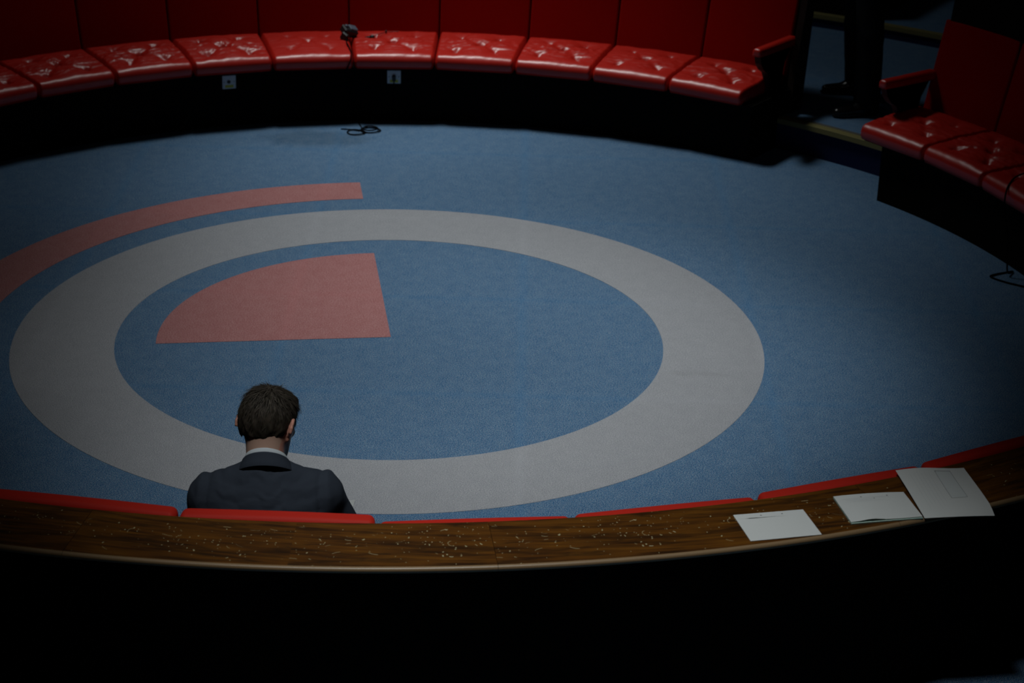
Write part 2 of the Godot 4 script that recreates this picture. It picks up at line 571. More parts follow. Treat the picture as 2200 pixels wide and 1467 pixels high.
# ------------------------------------------------------------------ room and floors
func polar_floor(r0: float, r1: float, p0: float, p1: float, y: float, soil: FastNoiseLite, spots: Array, rstep := 0.05, pstep := 1.5, depth := 0.0) -> ArrayMesh:
	var mb := MB.new()
	var nr := maxi(1, int(ceil((r1 - r0) / rstep)))
	var np := maxi(1, int(ceil((p1 - p0) / pstep)))
	for i in nr + 1:
		for k in np + 1:
			var p := pol(lerpf(r0, r1, float(i) / nr), lerpf(p0, p1, float(k) / np), y)
			var stain := Color.WHITE
			for s in spots:
				var e: float = ((Vector2(p.x, p.z) - s[0]) / s[1]).length() + 0.35 * soil.get_noise_2d(p.x * 5.0, p.z * 5.0 + 9)
				# spilt and trodden-in dirt: a ragged brownish patch of its own outline
				stain *= Color.WHITE.lerp(Color(0.42, 0.38, 0.34), s[2] * (1.0 - smoothstep(0.55, 0.95, e)))
			mb.vert(p, Vector3.UP, Vector2(p.x, p.z), stain)
	for i in nr:
		for k in np:
			var a := i * (np + 1) + k
			mb.quad(a, a + np + 1, a + np + 2, a + 1)
	if depth > 0.0:
		for e in 2:
			var i := 0 if e == 0 else nr
			for k in np:
				var a := i * (np + 1) + k
				var p1v := mb.v[a]; var p2v := mb.v[a + 1]
				if e == 0: mb.face(p2v, p1v, p1v - Vector3.UP * depth, p2v - Vector3.UP * depth)
				else: mb.face(p1v, p2v, p2v - Vector3.UP * depth, p1v - Vector3.UP * depth)
	return mb.commit()

func room() -> void:
	var soil := FastNoiseLite.new()
	soil.seed = 17; soil.frequency = 0.9; soil.fractal_octaves = 3
	var spots := [[Vector2(-0.66, -3.03), Vector2(0.42, 0.20), 0.38]]  # the one dirty patch at the bench foot
	var ringspots := [[Vector2(1.48, 0.33), Vector2(0.20, 0.035), 0.13]]  # a scuff on the ring
	# the chamber floor with its inlaid emblem
	var slab := polar_floor(0.0, 3.80, 0, 360, 0.0, soil, spots, 0.05, 1.5, 0.12)
	var floor_ := part(self, "floor", slab, M.carpet_blue)
	tag(floor_, "blue flecked carpet of the round chamber floor with inlaid emblem", "", "", "structure")
	var ring := part(floor_, "carpet_ring", polar_floor(1.317, 1.80, 0, 360, 0.0016, soil, ringspots, 0.05, 1.0, 0.0016), M.carpet_grey)
	tag(ring, "pale grey carpet ring inlaid in the blue floor")
	var wedge := part(floor_, "carpet_quadrant", polar_floor(0.0, 1.1224, -98.2, -8.25, 0.0016, soil, [], 0.05, 1.0, 0.0016), M.carpet_red)
	tag(wedge, "salmon red carpet quadrant inside the grey ring")
	var arc := part(floor_, "carpet_arc", polar_floor(1.981, 2.262, -98.2, -8.25, 0.0016, soil, [], 0.05, 1.0, 0.0016), M.carpet_red)
	tag(arc, "salmon red carpet arc outside the grey ring")
	# the landing between the benches, one step up
	var land := part(self, "floor_landing", sweep(rect(3.803, 5.95, 0.10, 0.195), 24.0, 64.0, 2.0).commit(), M.carpet_blue)
	tag(land, "blue carpet landing one step up between the two bench ends", "", "", "structure")
	part(land, "riser", sweep(rect(3.80, 4.2, -0.02, 0.19), 26, 62, 1.0).commit(), M.navy_riser)
	var nose := PackedVector2Array([Vector2(3.785, 0.165), Vector2(3.80, 0.165), Vector2(3.80, 0.1955), Vector2(3.84, 0.1955), Vector2(3.84, 0.1985), Vector2(3.797, 0.1985), Vector2(3.788, 0.195)])
	var brass := part(land, "nosing", sweep(nose, 35.2, 50.7, 0.5).commit(), M.brass)
	tag(brass, "dull yellow metal step nosing")
	part(land, "grip_strip", sweep(rect(3.843, 3.875, 0.1952, 0.1978), 35.4, 50.7, 0.5).commit(), M.grip)
	# the next step behind
	var up := part(self, "floor_upper", sweep(rect(5.955, 15.0, 0.1, 0.29), -180, 180, 3.0, Vector3.ZERO, false).commit(), M.carpet_blue)
	tag(up, "blue carpet of the upper walkway behind the benches", "", "", "structure")
	part(up, "riser", sweep(rect(5.95, 6.3, 0.19, 0.285), -110, 110, 2.0).commit(), M.navy_riser)
	var nose2 := PackedVector2Array()
	for p in nose: nose2.append(p + Vector2(2.15, 0.095))
	part(up, "nosing", sweep(nose2, 20, 60, 1.0).commit(), M.brass)
	# ground between bench backs and the upper walkway, and the raised tier behind the seated man
	for span in [[-120.0, 24.0], [64.0, 118.0]]:
		var g := part(self, "floor_walkway", sweep(rect(4.2, 5.95, -0.1, 0.195), span[0], span[1], 3.0).commit(), M.carpet_blue)
		tag(g, "blue carpet walkway behind the bench backs", "", "", "structure")
	var tier := part(self, "floor_tier", sweep(rect(4.2, 8.0, 0.28, 0.63), 112.0, 248.0, 2.0).commit(), M.carpet_blue)
	tag(tier, "dark blue carpet tier behind the scratched wooden ledge", "", "", "structure")
	# shell
	var shell := {"wall_far": [Vector3(0, 3.2, -13.1), Vector3(26.4, 6.8, 0.2)], "wall_near": [Vector3(0, 3.2, 13.1), Vector3(26.4, 6.8, 0.2)], "wall_left": [Vector3(-13.1, 3.2, 0), Vector3(0.2, 6.8, 26.4)], "wall_right": [Vector3(13.1, 3.2, 0), Vector3(0.2, 6.8, 26.4)], "ceiling": [Vector3(0, 6.65, 0), Vector3(26.4, 0.2, 26.4)], "floor_slab": [Vector3(0, -0.25, 0), Vector3(26.4, 0.2, 26.4)]}
	for k in shell:
		var b := MB.new()
		b.box(Vector3.ZERO, shell[k][1])
		tag(part(self, k, b.commit(), M.wall_dark, Transform3D(Basis.IDENTITY, shell[k][0])), "dark " + k.replace("_", " ") + " of the chamber", "", "", "structure")

# ------------------------------------------------------------------ benches
const SEAT_R0 := 3.395
const SEAT_R1 := 3.945

func back_panel(bench: Node3D, p0: float, p1: float) -> void:
	var pm := (p0 + p1) * 0.5
	var half := deg_to_rad((p1 - p0) * 0.5)
	var w0 := 2.0 * 3.955 * tan(half) - 0.006
	var w1 := 2.0 * 4.06 * tan(half) - 0.006
	var ln := 0.56
	var lean := atan2(0.125, 0.50)
	var nz := FastNoiseLite.new(); nz.seed = int(p0 * 10); nz.frequency = 2.0
	var m := pad(w0, w1, ln, 0.05, 0.014, 8, 8, func(u, v, x, z): return 0.006 * sin(PI * u) * sin(PI * v) + 0.0015 * nz.get_noise_2d(x, z))
	var tilt := Basis(Vector3.RIGHT, PI * 0.5 - lean)
	# pad's own centre: half-way up the panel
	var c := Vector3(0, 0.40 + 0.5 * ln * cos(lean), -3.985 * 1.0 - 0.5 * ln * sin(lean) + 0.0)
	var xf := Transform3D(turn(pm), Vector3.ZERO) * Transform3D(tilt, c)
	part(bench, "back_panel", m, M.red_shaded, xf)

func back_profile(outer_low: float) -> PackedVector2Array:
	return PackedVector2Array([Vector2(3.96, 0.33), Vector2(4.31, 0.33), Vector2(4.33, maxf(outer_low, 0.331)), Vector2(4.33, 1.19), Vector2(4.115, 1.19), Vector2(4.005, 0.40)])

func armrest(bench: Node3D, phi: float, lit_red: bool) -> void:
	# padded top on a waisted bracket standing on the seat end
	var xf := Transform3D(turn(phi), Vector3.ZERO)
	var m := pad(0.062, 0.070, 0.47, 0.045, 0.018, 4, 10, func(u, v, x, z): return 0.004 * sin(PI * u) + 0.004 * v)
	var arm := part(bench, "armrest", m, M.red_leather, xf * Transform3D(Basis(Vector3.RIGHT, deg_to_rad(-2.0)), Vector3(0, 0.618, -3.785)))
	tag(arm, "red padded armrest on a dark bracket")
	var prof := PackedVector2Array()
	# (z outward as x, height as y) of the bracket's side
	for p in [[3.57, 0.622], [3.585, 0.575], [3.625, 0.53], [3.675, 0.50], [3.70, 0.46], [3.705, 0.36], [3.875, 0.36], [3.88, 0.46], [3.895, 0.52], [3.93, 0.57], [3.965, 0.622]]: prof.append(Vector2(p[0], p[1]))
	var mb := MB.new()
	var tr := Geometry2D.triangulate_polygon(prof)
	for sd in [-1.0, 1.0]:
		var base := mb.v.size()
		for p in prof: mb.vert(Vector3(sd * 0.021, p.y, -p.x), Vector3(sd, 0, 0))
		for i in range(0, tr.size(), 3):
			if sd > 0: mb.tri(base + tr[i], base + tr[i + 1], base + tr[i + 2])
			else: mb.tri(base + tr[i], base + tr[i + 2], base + tr[i + 1])
	for i in prof.size():
		var a := prof[i]; var b := prof[(i + 1) % prof.size()]
		mb.face(Vector3(-0.021, a.y, -a.x), Vector3(-0.021, b.y, -b.x), Vector3(0.021, b.y, -b.x), Vector3(0.021, a.y, -a.x))
	part(arm, "bracket", mb.commit(), M.red_wood if lit_red else M.dark_wood, xf)  # tone imitates light: reddened on the lit bracket, dark on the averted one

func seat_cushion(p0: float, p1: float, seed_: int, puff: float, label: String, group: String, gap := 0.0012) -> Node3D:
	var pm := (p0 + p1) * 0.5
	var half := deg_to_rad((p1 - p0) * 0.5)
	var depth := SEAT_R1 - SEAT_R0
	var w0 := 2.0 * SEAT_R0 * tan(half) - gap * 2.0
	var w1 := 2.0 * SEAT_R1 * tan(half) - gap * 2.0
	var nz := FastNoiseLite.new(); nz.seed = seed_; nz.frequency = 5.0; nz.fractal_octaves = 3
	var warp := FastNoiseLite.new(); warp.seed = seed_ + 50; warp.frequency = 4.0
	var r := RandomNumberGenerator.new(); r.seed = seed_
	var buttons := []
	for b in [[0.27, 0.74], [0.74, 0.74], [0.50, 0.50], [0.26, 0.27], [0.74, 0.27]]:
		buttons.append(Vector2((b[0] - 0.5) * 0.52 + r.randf_range(-0.012, 0.012), (0.5 - b[1]) * depth + r.randf_range(-0.012, 0.012)))
	var links := [[0, 2], [1, 2], [2, 3], [2, 4]]
	var bump := func(u: float, v: float, x: float, z: float) -> float:
		var p := Vector2(x, z)
		var y := 0.022 * sin(PI * clampf(u, 0, 1)) * sin(PI * clampf(v, 0, 1)) + 0.020 * v
		var wob := Vector2(warp.get_noise_2d(x, z), warp.get_noise_2d(x + 9.0, z)) * 0.02
		for b in buttons:
			var q: Vector2 = p - b
			var l := q.length()
			y -= puff * (0.014 * exp(-l * l / (0.020 * 0.020)) + 0.017 * exp(-l * l / (0.060 * 0.060)))
			# short folds pulled out from each button
			var an := atan2(q.y, q.x)
			y += puff * 0.0035 * exp(-l / 0.035) * sin(an * 5.0 + seed_ + b.x * 30.0) * smoothstep(0.005, 0.02, l)
		for k in links:
			var a: Vector2 = buttons[k[0]]; var c: Vector2 = buttons[k[1]]
			var pw := p + wob
			var t := clampf((pw - a).dot(c - a) / (c - a).length_squared(), 0.0, 1.0)
			var dd := pw.distance_to(a.lerp(c, t))
			y -= puff * 0.009 * exp(-dd * dd / (0.020 * 0.020))
		var rid := 1.0 - absf(nz.get_noise_2d(x * 0.7 + wob.x * 6.0, z * 2.2))
		y += puff * 0.009 * pow(rid, 4.0) * sin(PI * clampf(v, 0, 1))
		y += 0.003 * nz.get_noise_2d(x * 1.3 + 20, z * 0.8)
		return y
	var m := pad(w0, w1, depth, 0.085, 0.044, 56, 52, bump, 0.02, 0.020)
	var at := pol((SEAT_R0 + SEAT_R1) * 0.5, pm, 0.352)
	var o := thing("seat_cushion", at, turn(pm))
	part(o, "pad", m, M.red_leather, Transform3D(turn(pm), at))
	var dot := MB.new()
	dot.lathe(PackedVector2Array([Vector2(0.0001, 0.006), Vector2(0.005, 0.0052), Vector2(0.009, 0.003), Vector2(0.0105, -0.002), Vector2(0.004, -0.004)]), Vector3.ZERO, Basis.IDENTITY, 10)
	var dm := dot.commit()
	for b in buttons:
		var u: float = b.x / w0 + 0.5
		var v: float = 0.5 - b.y / depth
		var y: float = 0.085 + bump.call(u, v, b.x, b.y)
		part(o, "button", dm, M.red_leather, Transform3D(turn(pm), at) * Transform3D(Basis.IDENTITY, Vector3(b.x, y, b.y)))
	tag(o, label, "seat cushion", group)
	return o

func ledge_profile(h0: float) -> PackedVector2Array:
	return PackedVector2Array([Vector2(4.12, h0 - 0.018), Vector2(4.365, h0 - 0.018), Vector2(4.365, h0), Vector2(4.123, h0), Vector2(4.12, h0 - 0.003)])

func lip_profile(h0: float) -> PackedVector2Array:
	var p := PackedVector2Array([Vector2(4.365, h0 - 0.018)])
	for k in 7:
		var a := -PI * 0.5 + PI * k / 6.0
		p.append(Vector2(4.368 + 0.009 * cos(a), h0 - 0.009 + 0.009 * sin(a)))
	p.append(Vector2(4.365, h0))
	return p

func ledge_board(bench: Node3D, p0: float, p1: float, variant: int, uoff: float) -> void:
	var mb := sweep(ledge_profile(1.225), p0 + 0.008, p1 - 0.008, 0.5, Vector3.ZERO, true)
	# lay the veneer over the top: u along the board, v from inner to outer edge
	for i in mb.v.size():
		var p := mb.v[i]
		var r := Vector2(p.x, p.z).length()
		var phi := rad_to_deg(atan2(p.x, -p.z))
		if phi < p0 - 1.0: phi += 360.0
		mb.uv[i] = Vector2((phi - p0) / 15.5 + uoff, clampf((r - 4.12) / 0.245, 0.004, 0.996))
	part(bench, "ledge_board", mb.commit(), M["ledge_wood_%d" % variant])

func head_pad(bench: Node3D, p0: float, p1: float, lift: float) -> void:
	var pm := (p0 + p1) * 0.5
	var half := deg_to_rad((p1 - p0) * 0.5)
	var w0 := 2.0 * 4.055 * tan(half) - 0.010
	var w1 := 2.0 * 4.118 * tan(half) - 0.010
	var m := pad(w0, w1, 0.064, 0.10, 0.020, 12, 4, func(u, v, x, z): return 0.003 * sin(PI * u))
	part(bench, "head_pad", m, M.red_roll, Transform3D(turn(pm), Vector3.ZERO) * Transform3D(Basis.IDENTITY, Vector3(0, 1.122 + lift, -4.083)))

func socket(bench_phi: float, plugged: bool, label: String) -> void:
	var at := pol(3.455, bench_phi, 0.287)
	var bs := turn(bench_phi)
	var o := thing("power_socket", at, bs)
	tag(o, label, "socket", "sockets in the bench base")
	var b := MB.new()
	b.box(Vector3.ZERO, Vector3(0.086, 0.086, 0.010), Basis.IDENTITY, 0.003)
	part(o, "face_plate", b.commit(), M.plate_white, Transform3D(bs, at) * Transform3D(Basis.IDENTITY, Vector3(0, 0, 0.005)))
	var ho := MB.new()
	ho.lathe(PackedVector2Array([Vector2(0.0, 0.0), Vector2(0.0, 0.003), Vector2(0.011, 0.003), Vector2(0.012, 0.0)]), Vector3.ZERO, Basis(Vector3.RIGHT, PI * 0.5), 16)
	part(o, "outlet", ho.commit(), M.black_plastic, Transform3D(bs, at) * Transform3D(Basis.IDENTITY, Vector3(-0.002, 0.002, 0.0098)))
	var st := MB.new()
	st.box(Vector3.ZERO, Vector3(0.052, 0.017, 0.001))
	var s := part(o, "sticker", st.commit(), M.yellow_sticker, Transform3D(bs, at) * Transform3D(Basis.IDENTITY, Vector3(0.0, -0.026, 0.0106)))
	tag(s, "small yellow sticker")
	for sx in [-1.0, 1.0]:
		var sc := MB.new()
		sc.lathe(PackedVector2Array([Vector2(0.0, 0.0), Vector2(0.0, 0.0015), Vector2(0.003, 0.0012), Vector2(0.0035, 0.0)]), Vector3.ZERO, Basis(Vector3.RIGHT, PI * 0.5), 8)
		part(o, "screw", sc.commit(), M.grey_plastic, Transform3D(bs, at) * Transform3D(Basis.IDENTITY, Vector3(sx * 0.031, 0.002, 0.0102)))
	if plugged:
		var pl := thing("plug", at + bs * Vector3(0, -0.005, 0.0135), bs)
		tag(pl, "black plug pushed into a white socket in the bench base", "plug")
		var pb := MB.new()
		pb.box(Vector3.ZERO, Vector3(0.022, 0.040, 0.020), Basis.IDENTITY, 0.005)
		part(pl, "body", pb.commit(), M.black_plastic, Transform3D(bs, at + bs * Vector3(0, -0.005, 0.0215)))
		var cord := MB.new()
		var pts := PackedVector3Array()
		for k in 12:
			var t := k / 11.0
			pts.append(at + bs * Vector3(-0.004 * sin(t * 3.0), -0.020 - t * 0.255, 0.020 + 0.012 * sin(t * PI)))
		cord.tube(pts, [0.0035], 6)
		part(pl, "cord", cord.commit(), M.cable_black)

func far_bench() -> void:
	var b := thing("curved_bench", pol(3.9, -20, 0))
	tag(b, "curved red bench with two white sockets in its black base", "bench", "chamber benches")
	part(b, "base", sweep(PackedVector2Array([Vector2(3.455, 0.0), Vector2(4.06, 0.0), Vector2(4.06, 0.345), Vector2(3.455, 0.345)]), -78, 35.1, 1.0).commit(), M.black_wood)
	part(b, "seat_board", sweep(rect(3.43, 3.97, 0.338, 0.352), -78, 34.9, 1.0).commit(), M.black_wood)
	part(b, "back_board", sweep(PackedVector2Array([Vector2(3.96, 0.33), Vector2(4.06, 0.33), Vector2(4.16, 1.19), Vector2(4.115, 1.19), Vector2(4.005, 0.40)]), -78, 34.7, 1.0).commit(), M.black_wood)
	part(b, "end_panel", sweep(PackedVector2Array([Vector2(3.93, 0.19), Vector2(4.07, 0.19), Vector2(4.17, 1.19), Vector2(4.10, 1.19), Vector2(3.955, 0.47)]), 34.72, 35.35, 0.5).commit(), M.dark_wood)
	var seams := [34.35, 25.95, 17.6, 9.3, 0.85, -7.6, -16.05, -24.4, -32.7, -41.1, -49.5, -57.9, -66.3]
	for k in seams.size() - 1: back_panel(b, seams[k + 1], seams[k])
	for k in 4:
		part(b, "ledge", sweep(ledge_profile(1.225), 34.7 - 28 * (k + 1) + 0.02, 34.7 - 28 * k, 1.0).commit(), M.dark_wood)
	armrest(b, 34.35, false)
	var words := ["beside the armrest at the steps", "second from the armrest at the steps", "third from the armrest at the steps", "fourth from the armrest at the steps", "fifth from the armrest, no cord over it", "sixth from the armrest, smooth, under the small black earpiece", "seventh from the armrest, rumpled, beside the radio pack", "eighth from the armrest, above a socket", "ninth from the armrest at the steps", "tenth from the armrest at the steps", "eleventh from the armrest at the steps"]
	words[4] = "fifth from the armrest at the steps"
	var puff := [0.95, 0.75, 1.05, 0.9, 0.95, 0.45, 1.2, 1.15, 1.1, 1.1, 1.0]
	for k in 11:
		seat_cushion(seams[k + 1] + 0.02, seams[k] - 0.02, 100 + k * 7, puff[k], "red tufted leather seat cushion, " + words[k], "seat cushions on the bench with sockets")

func side_bench() -> void:
	var b := thing("curved_bench", pol(3.9, 70, 0))
	tag(b, "curved red bench across the steps, no sockets, cable over it", "bench", "chamber benches")
	part(b, "base", sweep(PackedVector2Array([Vector2(3.455, 0.0), Vector2(4.31, 0.0), Vector2(4.31, 0.345), Vector2(3.455, 0.345)]), 50.8, 112, 1.0).commit(), M.black_wood)
	part(b, "seat_board", sweep(rect(3.43, 3.97, 0.338, 0.352), 48.9, 112, 1.0).commit(), M.black_wood)
	part(b, "back_board", sweep(back_profile(0.33), 49.2, 112, 1.0).commit(), M.black_wood)
	var seams := [48.45, 56.75, 65.1, 73.45, 81.8]
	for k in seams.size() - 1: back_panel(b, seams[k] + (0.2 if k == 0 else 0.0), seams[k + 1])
	for k in 3:
		part(b, "ledge", sweep(ledge_profile(1.225), 49.0 + 21 * k, 49.0 + 21 * (k + 1) - 0.02, 1.0).commit(), M.red_wood)
	armrest(b, 48.75, true)
	var words := ["beside the armrest across the steps from the sockets", "second in from the armrest, with a wrinkled patch", "under the black cable, farthest from the steps"]
	for k in 3:
		seat_cushion(seams[k] + 0.02, seams[k + 1] - 0.02, 300 + k * 9, [0.8, 1.1, 0.8][k], "red leather seat cushion " + words[k], "seat cushions on the bench without sockets")

func near_bench() -> void:
	var b := thing("curved_bench", pol(4.2, 170, 0))
	tag(b, "curved bench seen from behind, scratched brown wooden ledge and black back", "bench", "chamber benches")
	part(b, "base", sweep(PackedVector2Array([Vector2(3.455, 0.0), Vector2(4.2, 0.0), Vector2(4.2, 0.345), Vector2(3.455, 0.345)]), 128, 226, 1.0).commit(), M.black_wood)
	part(b, "seat_board", sweep(rect(3.43, 3.97, 0.338, 0.352), 128, 226, 1.0).commit(), M.black_wood)
	part(b, "back_board", sweep(PackedVector2Array([Vector2(3.96, 0.33), Vector2(4.31, 0.33), Vector2(4.31, 1.11), Vector2(4.345, 1.11), Vector2(4.345, 1.207), Vector2(4.122, 1.207), Vector2(4.005, 0.40)]), 128, 226, 0.5).commit(), M.black_wood)
	var seams := []
	for k in 12: seams.append(137.75 + 7.83 * k)
	var lifts := {1: 0.002, 2: -0.004, 3: -0.014, 4: -0.018, 5: 0.004, 6: 0.006}
	for k in 11:
		head_pad(b, seams[k], seams[k + 1], lifts.get(k, 0.004))
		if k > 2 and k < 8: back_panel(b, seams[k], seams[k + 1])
	# boards of the ledge; a butt joint shows at about phi 172.5
	var edges := [126.1, 141.6, 157.1, 172.55, 188.05, 203.55, 219.05]
	for k in 6: ledge_board(b, edges[k], edges[k + 1], [0, 2, 1, 1, 2, 0][k], [0.1, 0.0, 0.0, 0.52, 0.3, 0.6][k])
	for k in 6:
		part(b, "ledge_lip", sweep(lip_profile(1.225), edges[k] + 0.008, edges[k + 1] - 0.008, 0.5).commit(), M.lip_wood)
	for k in range(5, 6):
		seat_cushion(seams[k] + 0.02, seams[k + 1] - 0.02, 500 + k, 0.4, "red leather seat cushion under the seated man in the suit", "")

func upper_bench() -> void:
	var b := thing("curved_bench", pol(6.4, 10, 0.29))
	tag(b, "dark end of the second-row bench on the upper walkway", "bench", "chamber benches")
	part(b, "base", sweep(PackedVector2Array([Vector2(5.99, 0.29), Vector2(6.9, 0.29), Vector2(6.9, 0.75), Vector2(6.0, 0.75)]), -20, 30.6, 1.0).commit(), M.black_wood)
	part(b, "back_board", sweep(rect(6.6, 6.9, 0.75, 1.5), -20, 30.0, 1.0).commit(), M.dark_wood)

# ------------------------------------------------------------------ small things
func sheet(called: String, c: Array, y: Array, thick: float, m: Material, sag = null, nu := 14, nv := 14) -> MB:
	# c: four plan corners (x, z), clockwise seen from above; y: their heights
	var mb := MB.new()
	for side in 2:
		for j in nv + 1:
			for i in nu + 1:
				var u := float(i) / nu; var v := float(j) / nv
				var a: Vector2 = c[0].lerp(c[1], u); var d: Vector2 = c[3].lerp(c[2], u)
				var q := a.lerp(d, v)
				var h := lerpf(lerpf(y[0], y[1], u), lerpf(y[3], y[2], u), v)
				var p := Vector3(q.x, h, q.y)
				if sag != null: p = sag.call(u, v, p)
				mb.vert(p - Vector3.UP * thick * side, Vector3.UP, Vector2(u, v))
	var n1 := (nu + 1) * (nv + 1)
	for j in nv:
		for i in nu:
			var a := j * (nu + 1) + i
			mb.quad(a, a + 1, a + nu + 2, a + nu + 1)
			mb.quad(n1 + a, n1 + a + nu + 1, n1 + a + nu + 2, n1 + a + 1)
	mb.smooth()
	var edge := []
	for i in nu + 1: edge.append(i)
	for j in range(1, nv + 1): edge.append(j * (nu + 1) + nu)
	for i in range(nu - 1, -1, -1): edge.append(nv * (nu + 1) + i)
	for j in range(nv - 1, 0, -1): edge.append(j * (nu + 1))
	for k in edge.size():
		var a: int = edge[k]; var d: int = edge[(k + 1) % edge.size()]
		mb.face(mb.v[a], mb.v[n1 + a], mb.v[n1 + d], mb.v[d])
	return mb

func rel(mb: MB, at: Vector3) -> ArrayMesh:
	for i in mb.v.size(): mb.v[i] -= at
	return mb.commit()

# thin printed strip lying on a sheet: corners in the sheet's own u, v
func mark(parent: Node3D, called: String, c: Array, y: Array, sag, u0: float, v0: float, u1: float, v1: float, m: Material) -> void:
	var mb := MB.new()
	var n := 8
	for j in n + 1:
		for i in 2:
			var u := lerpf(u0, u1, i) if absf(v1 - v0) > absf(u1 - u0) else lerpf(u0, u1, float(j) / n)
			var v := lerpf(v0, v1, float(j) / n) if absf(v1 - v0) > absf(u1 - u0) else lerpf(v0, v1, i)
			var a: Vector2 = c[0].lerp(c[1], u); var d: Vector2 = c[3].lerp(c[2], u)
			var q := a.lerp(d, v)
			var p := Vector3(q.x, lerpf(lerpf(y[0], y[1], u), lerpf(y[3], y[2], u), v), q.y)
			if sag != null: p = sag.call(u, v, p)
			mb.vert(p + Vector3.UP * 0.0004)
	for j in n: mb.quad(j * 2, j * 2 + 1, j * 2 + 3, j * 2 + 2)
	mb.smooth()
	part(parent, called, mb.commit(), m)

func papers() -> void:
	var top := 1.2256
	# loose A5 set
	var c1 := [Vector2(1.229, 4.012), Vector2(1.433, 3.966), Vector2(1.469, 4.112), Vector2(1.265, 4.162)]
	var at := Vector3(1.35, top, 4.063)
	var o := thing("paper_set", at)
	tag(o, "small white hole-punched papers lying flat alone on the wooden ledge", "papers", "papers on the ledge")
	var y1 := [top + 0.002, top + 0.002, top + 0.002, top + 0.002]
	part(o, "sheets", rel(sheet("", c1, y1, 0.0016, M.paper), at), M.paper, Transform3D(Basis.IDENTITY, at))
	for u in [0.36, 0.66]: mark(o, "punch_hole", c1, y1, null, u, 0.085, u + 0.022, 0.115, M.ink)
	mark(o, "punch_mark", c1, y1, null, 0.50, 0.155, 0.514, 0.175, M.ink_faint)
	for k in 4: mark(o, "printed_line", c1, y1, null, 0.12 + 0.02 * k, 0.17 + 0.012 * (k % 2), 0.30 + 0.13 * k, 0.178 + 0.012 * (k % 2), M.ink_faint)
	# booklet beside it, its lower corner lifting
	var c2 := [Vector2(1.529, 3.891), Vector2(1.739, 3.849), Vector2(1.770, 3.996), Vector2(1.560, 4.042)]
	at = Vector3(1.65, top, 3.945)
	o = thing("booklet", at)
	tag(o, "small white hole-punched booklet with pale green edge, its pages lifting", "booklet", "papers on the ledge")
	var lift := func(u: float, v: float, p: Vector3) -> Vector3:
		return p + Vector3.UP * (0.004 * (1.0 - v) * sin(PI * (u * 0.85 + 0.1)) + 0.0055 * pow(v, 3.0) * exp(-pow((u - 0.30) / 0.16, 2.0)))
	var y2 := [top + 0.006, top + 0.006, top + 0.006, top + 0.006]
	part(o, "cover", rel(sheet("", c2, y2, 0.0008, M.paper, lift, 24, 14), at), M.paper, Transform3D(Basis.IDENTITY, at))
	var yb := [top + 0.0042, top + 0.0042, top + 0.0035, top + 0.0035]
	var c2b := [c2[0], c2[1], c2[2] + Vector2(0.001, 0.004), c2[3] + Vector2(0.001, 0.004)]
	part(o, "pages", rel(sheet("", c2b, yb, 0.0034, M.paper_edge), at), M.paper_edge, Transform3D(Basis.IDENTITY, at))
	for u in [0.35, 0.72]: mark(o, "punch_hole", c2, y2, lift, u, 0.10, u + 0.02, 0.13, M.ink)
	mark(o, "punch_mark", c2, y2, lift, 0.52, 0.19, 0.536, 0.21, M.ink)
	for k in 4: mark(o, "printed_line", c2, y2, lift, 0.10 + 0.03 * k, 0.15 + 0.06 * (k % 3), 0.40 + 0.12 * k, 0.157 + 0.06 * (k % 3), M.ink_faint)
	# A4 sheet hanging over the ledge's edge
	var c3 := [Vector2(1.736, 3.717), Vector2(1.947, 3.677), Vector2(1.985, 3.970), Vector2(1.774, 4.010)]
	at = Vector3(1.86, top, 3.84)
	o = thing("printed_sheet", at)
	tag(o, "large white printed sheet with a boxed column, drooping over the ledge's edge", "paper", "papers on the ledge")
	var droop := func(u: float, v: float, p: Vector3) -> Vector3:
		var r := Vector2(p.x, p.z).length()
		var over := maxf(r - 4.372, 0.0)
		var dir := Vector3(p.x, 0, p.z).normalized()
		var e := over * 0.93
		var k := e * 5.0
		# past the edge the sheet bends down on a soft curve
		return p - dir * (over - sin(minf(k, 1.4)) / 5.0 - maxf(k - 1.4, 0.0) * 0.03) - Vector3.UP * ((1.0 - cos(minf(k, 1.4))) / 5.0 + maxf(k - 1.4, 0.0) * 0.19) + Vector3.UP * (0.004 + 0.004 * sin(u * 5.0 + v * 3.0) * (1.0 - v) + (0.012 - over * 0.1) * maxf(0.0, 1.0 - r / 4.16) * 10.0)
	var y3 := [top + 0.004, top + 0.004, top + 0.004, top + 0.004]
	part(o, "page", rel(sheet("", c3, y3, 0.0004, M.paper, droop, 20, 28), at), M.paper, Transform3D(Basis.IDENTITY, at))
	mark(o, "box_tint", c3, y3, droop, 0.545, 0.065, 0.765, 0.625, M.print_tint)
	for b in [[0.54, 0.055, 0.77, 0.065, 0], [0.54, 0.62, 0.77, 0.63, 0], [0.54, 0.06, 0.548, 0.625, 1], [0.762, 0.06, 0.77, 0.625, 1]]: mark(o, "box_rule", c3, y3, droop, b[0], b[1], b[2], b[3], M.ink)
	for k in 9: mark(o, "printed_line", c3, y3, droop, 0.558, 0.10 + 0.055 * k, 0.558 + [0.12, 0.09, 0.13, 0.07, 0.10, 0.12, 0.08, 0.11, 0.13][k], 0.106 + 0.055 * k, M.ink_faint)
	for k in 6: mark(o, "printed_line", c3, y3, droop, 0.16 + 0.055 * k, 0.08 + 0.02 * (k % 2), 0.166 + 0.055 * k, 0.84 - 0.06 * (k % 3), M.ink_faint)

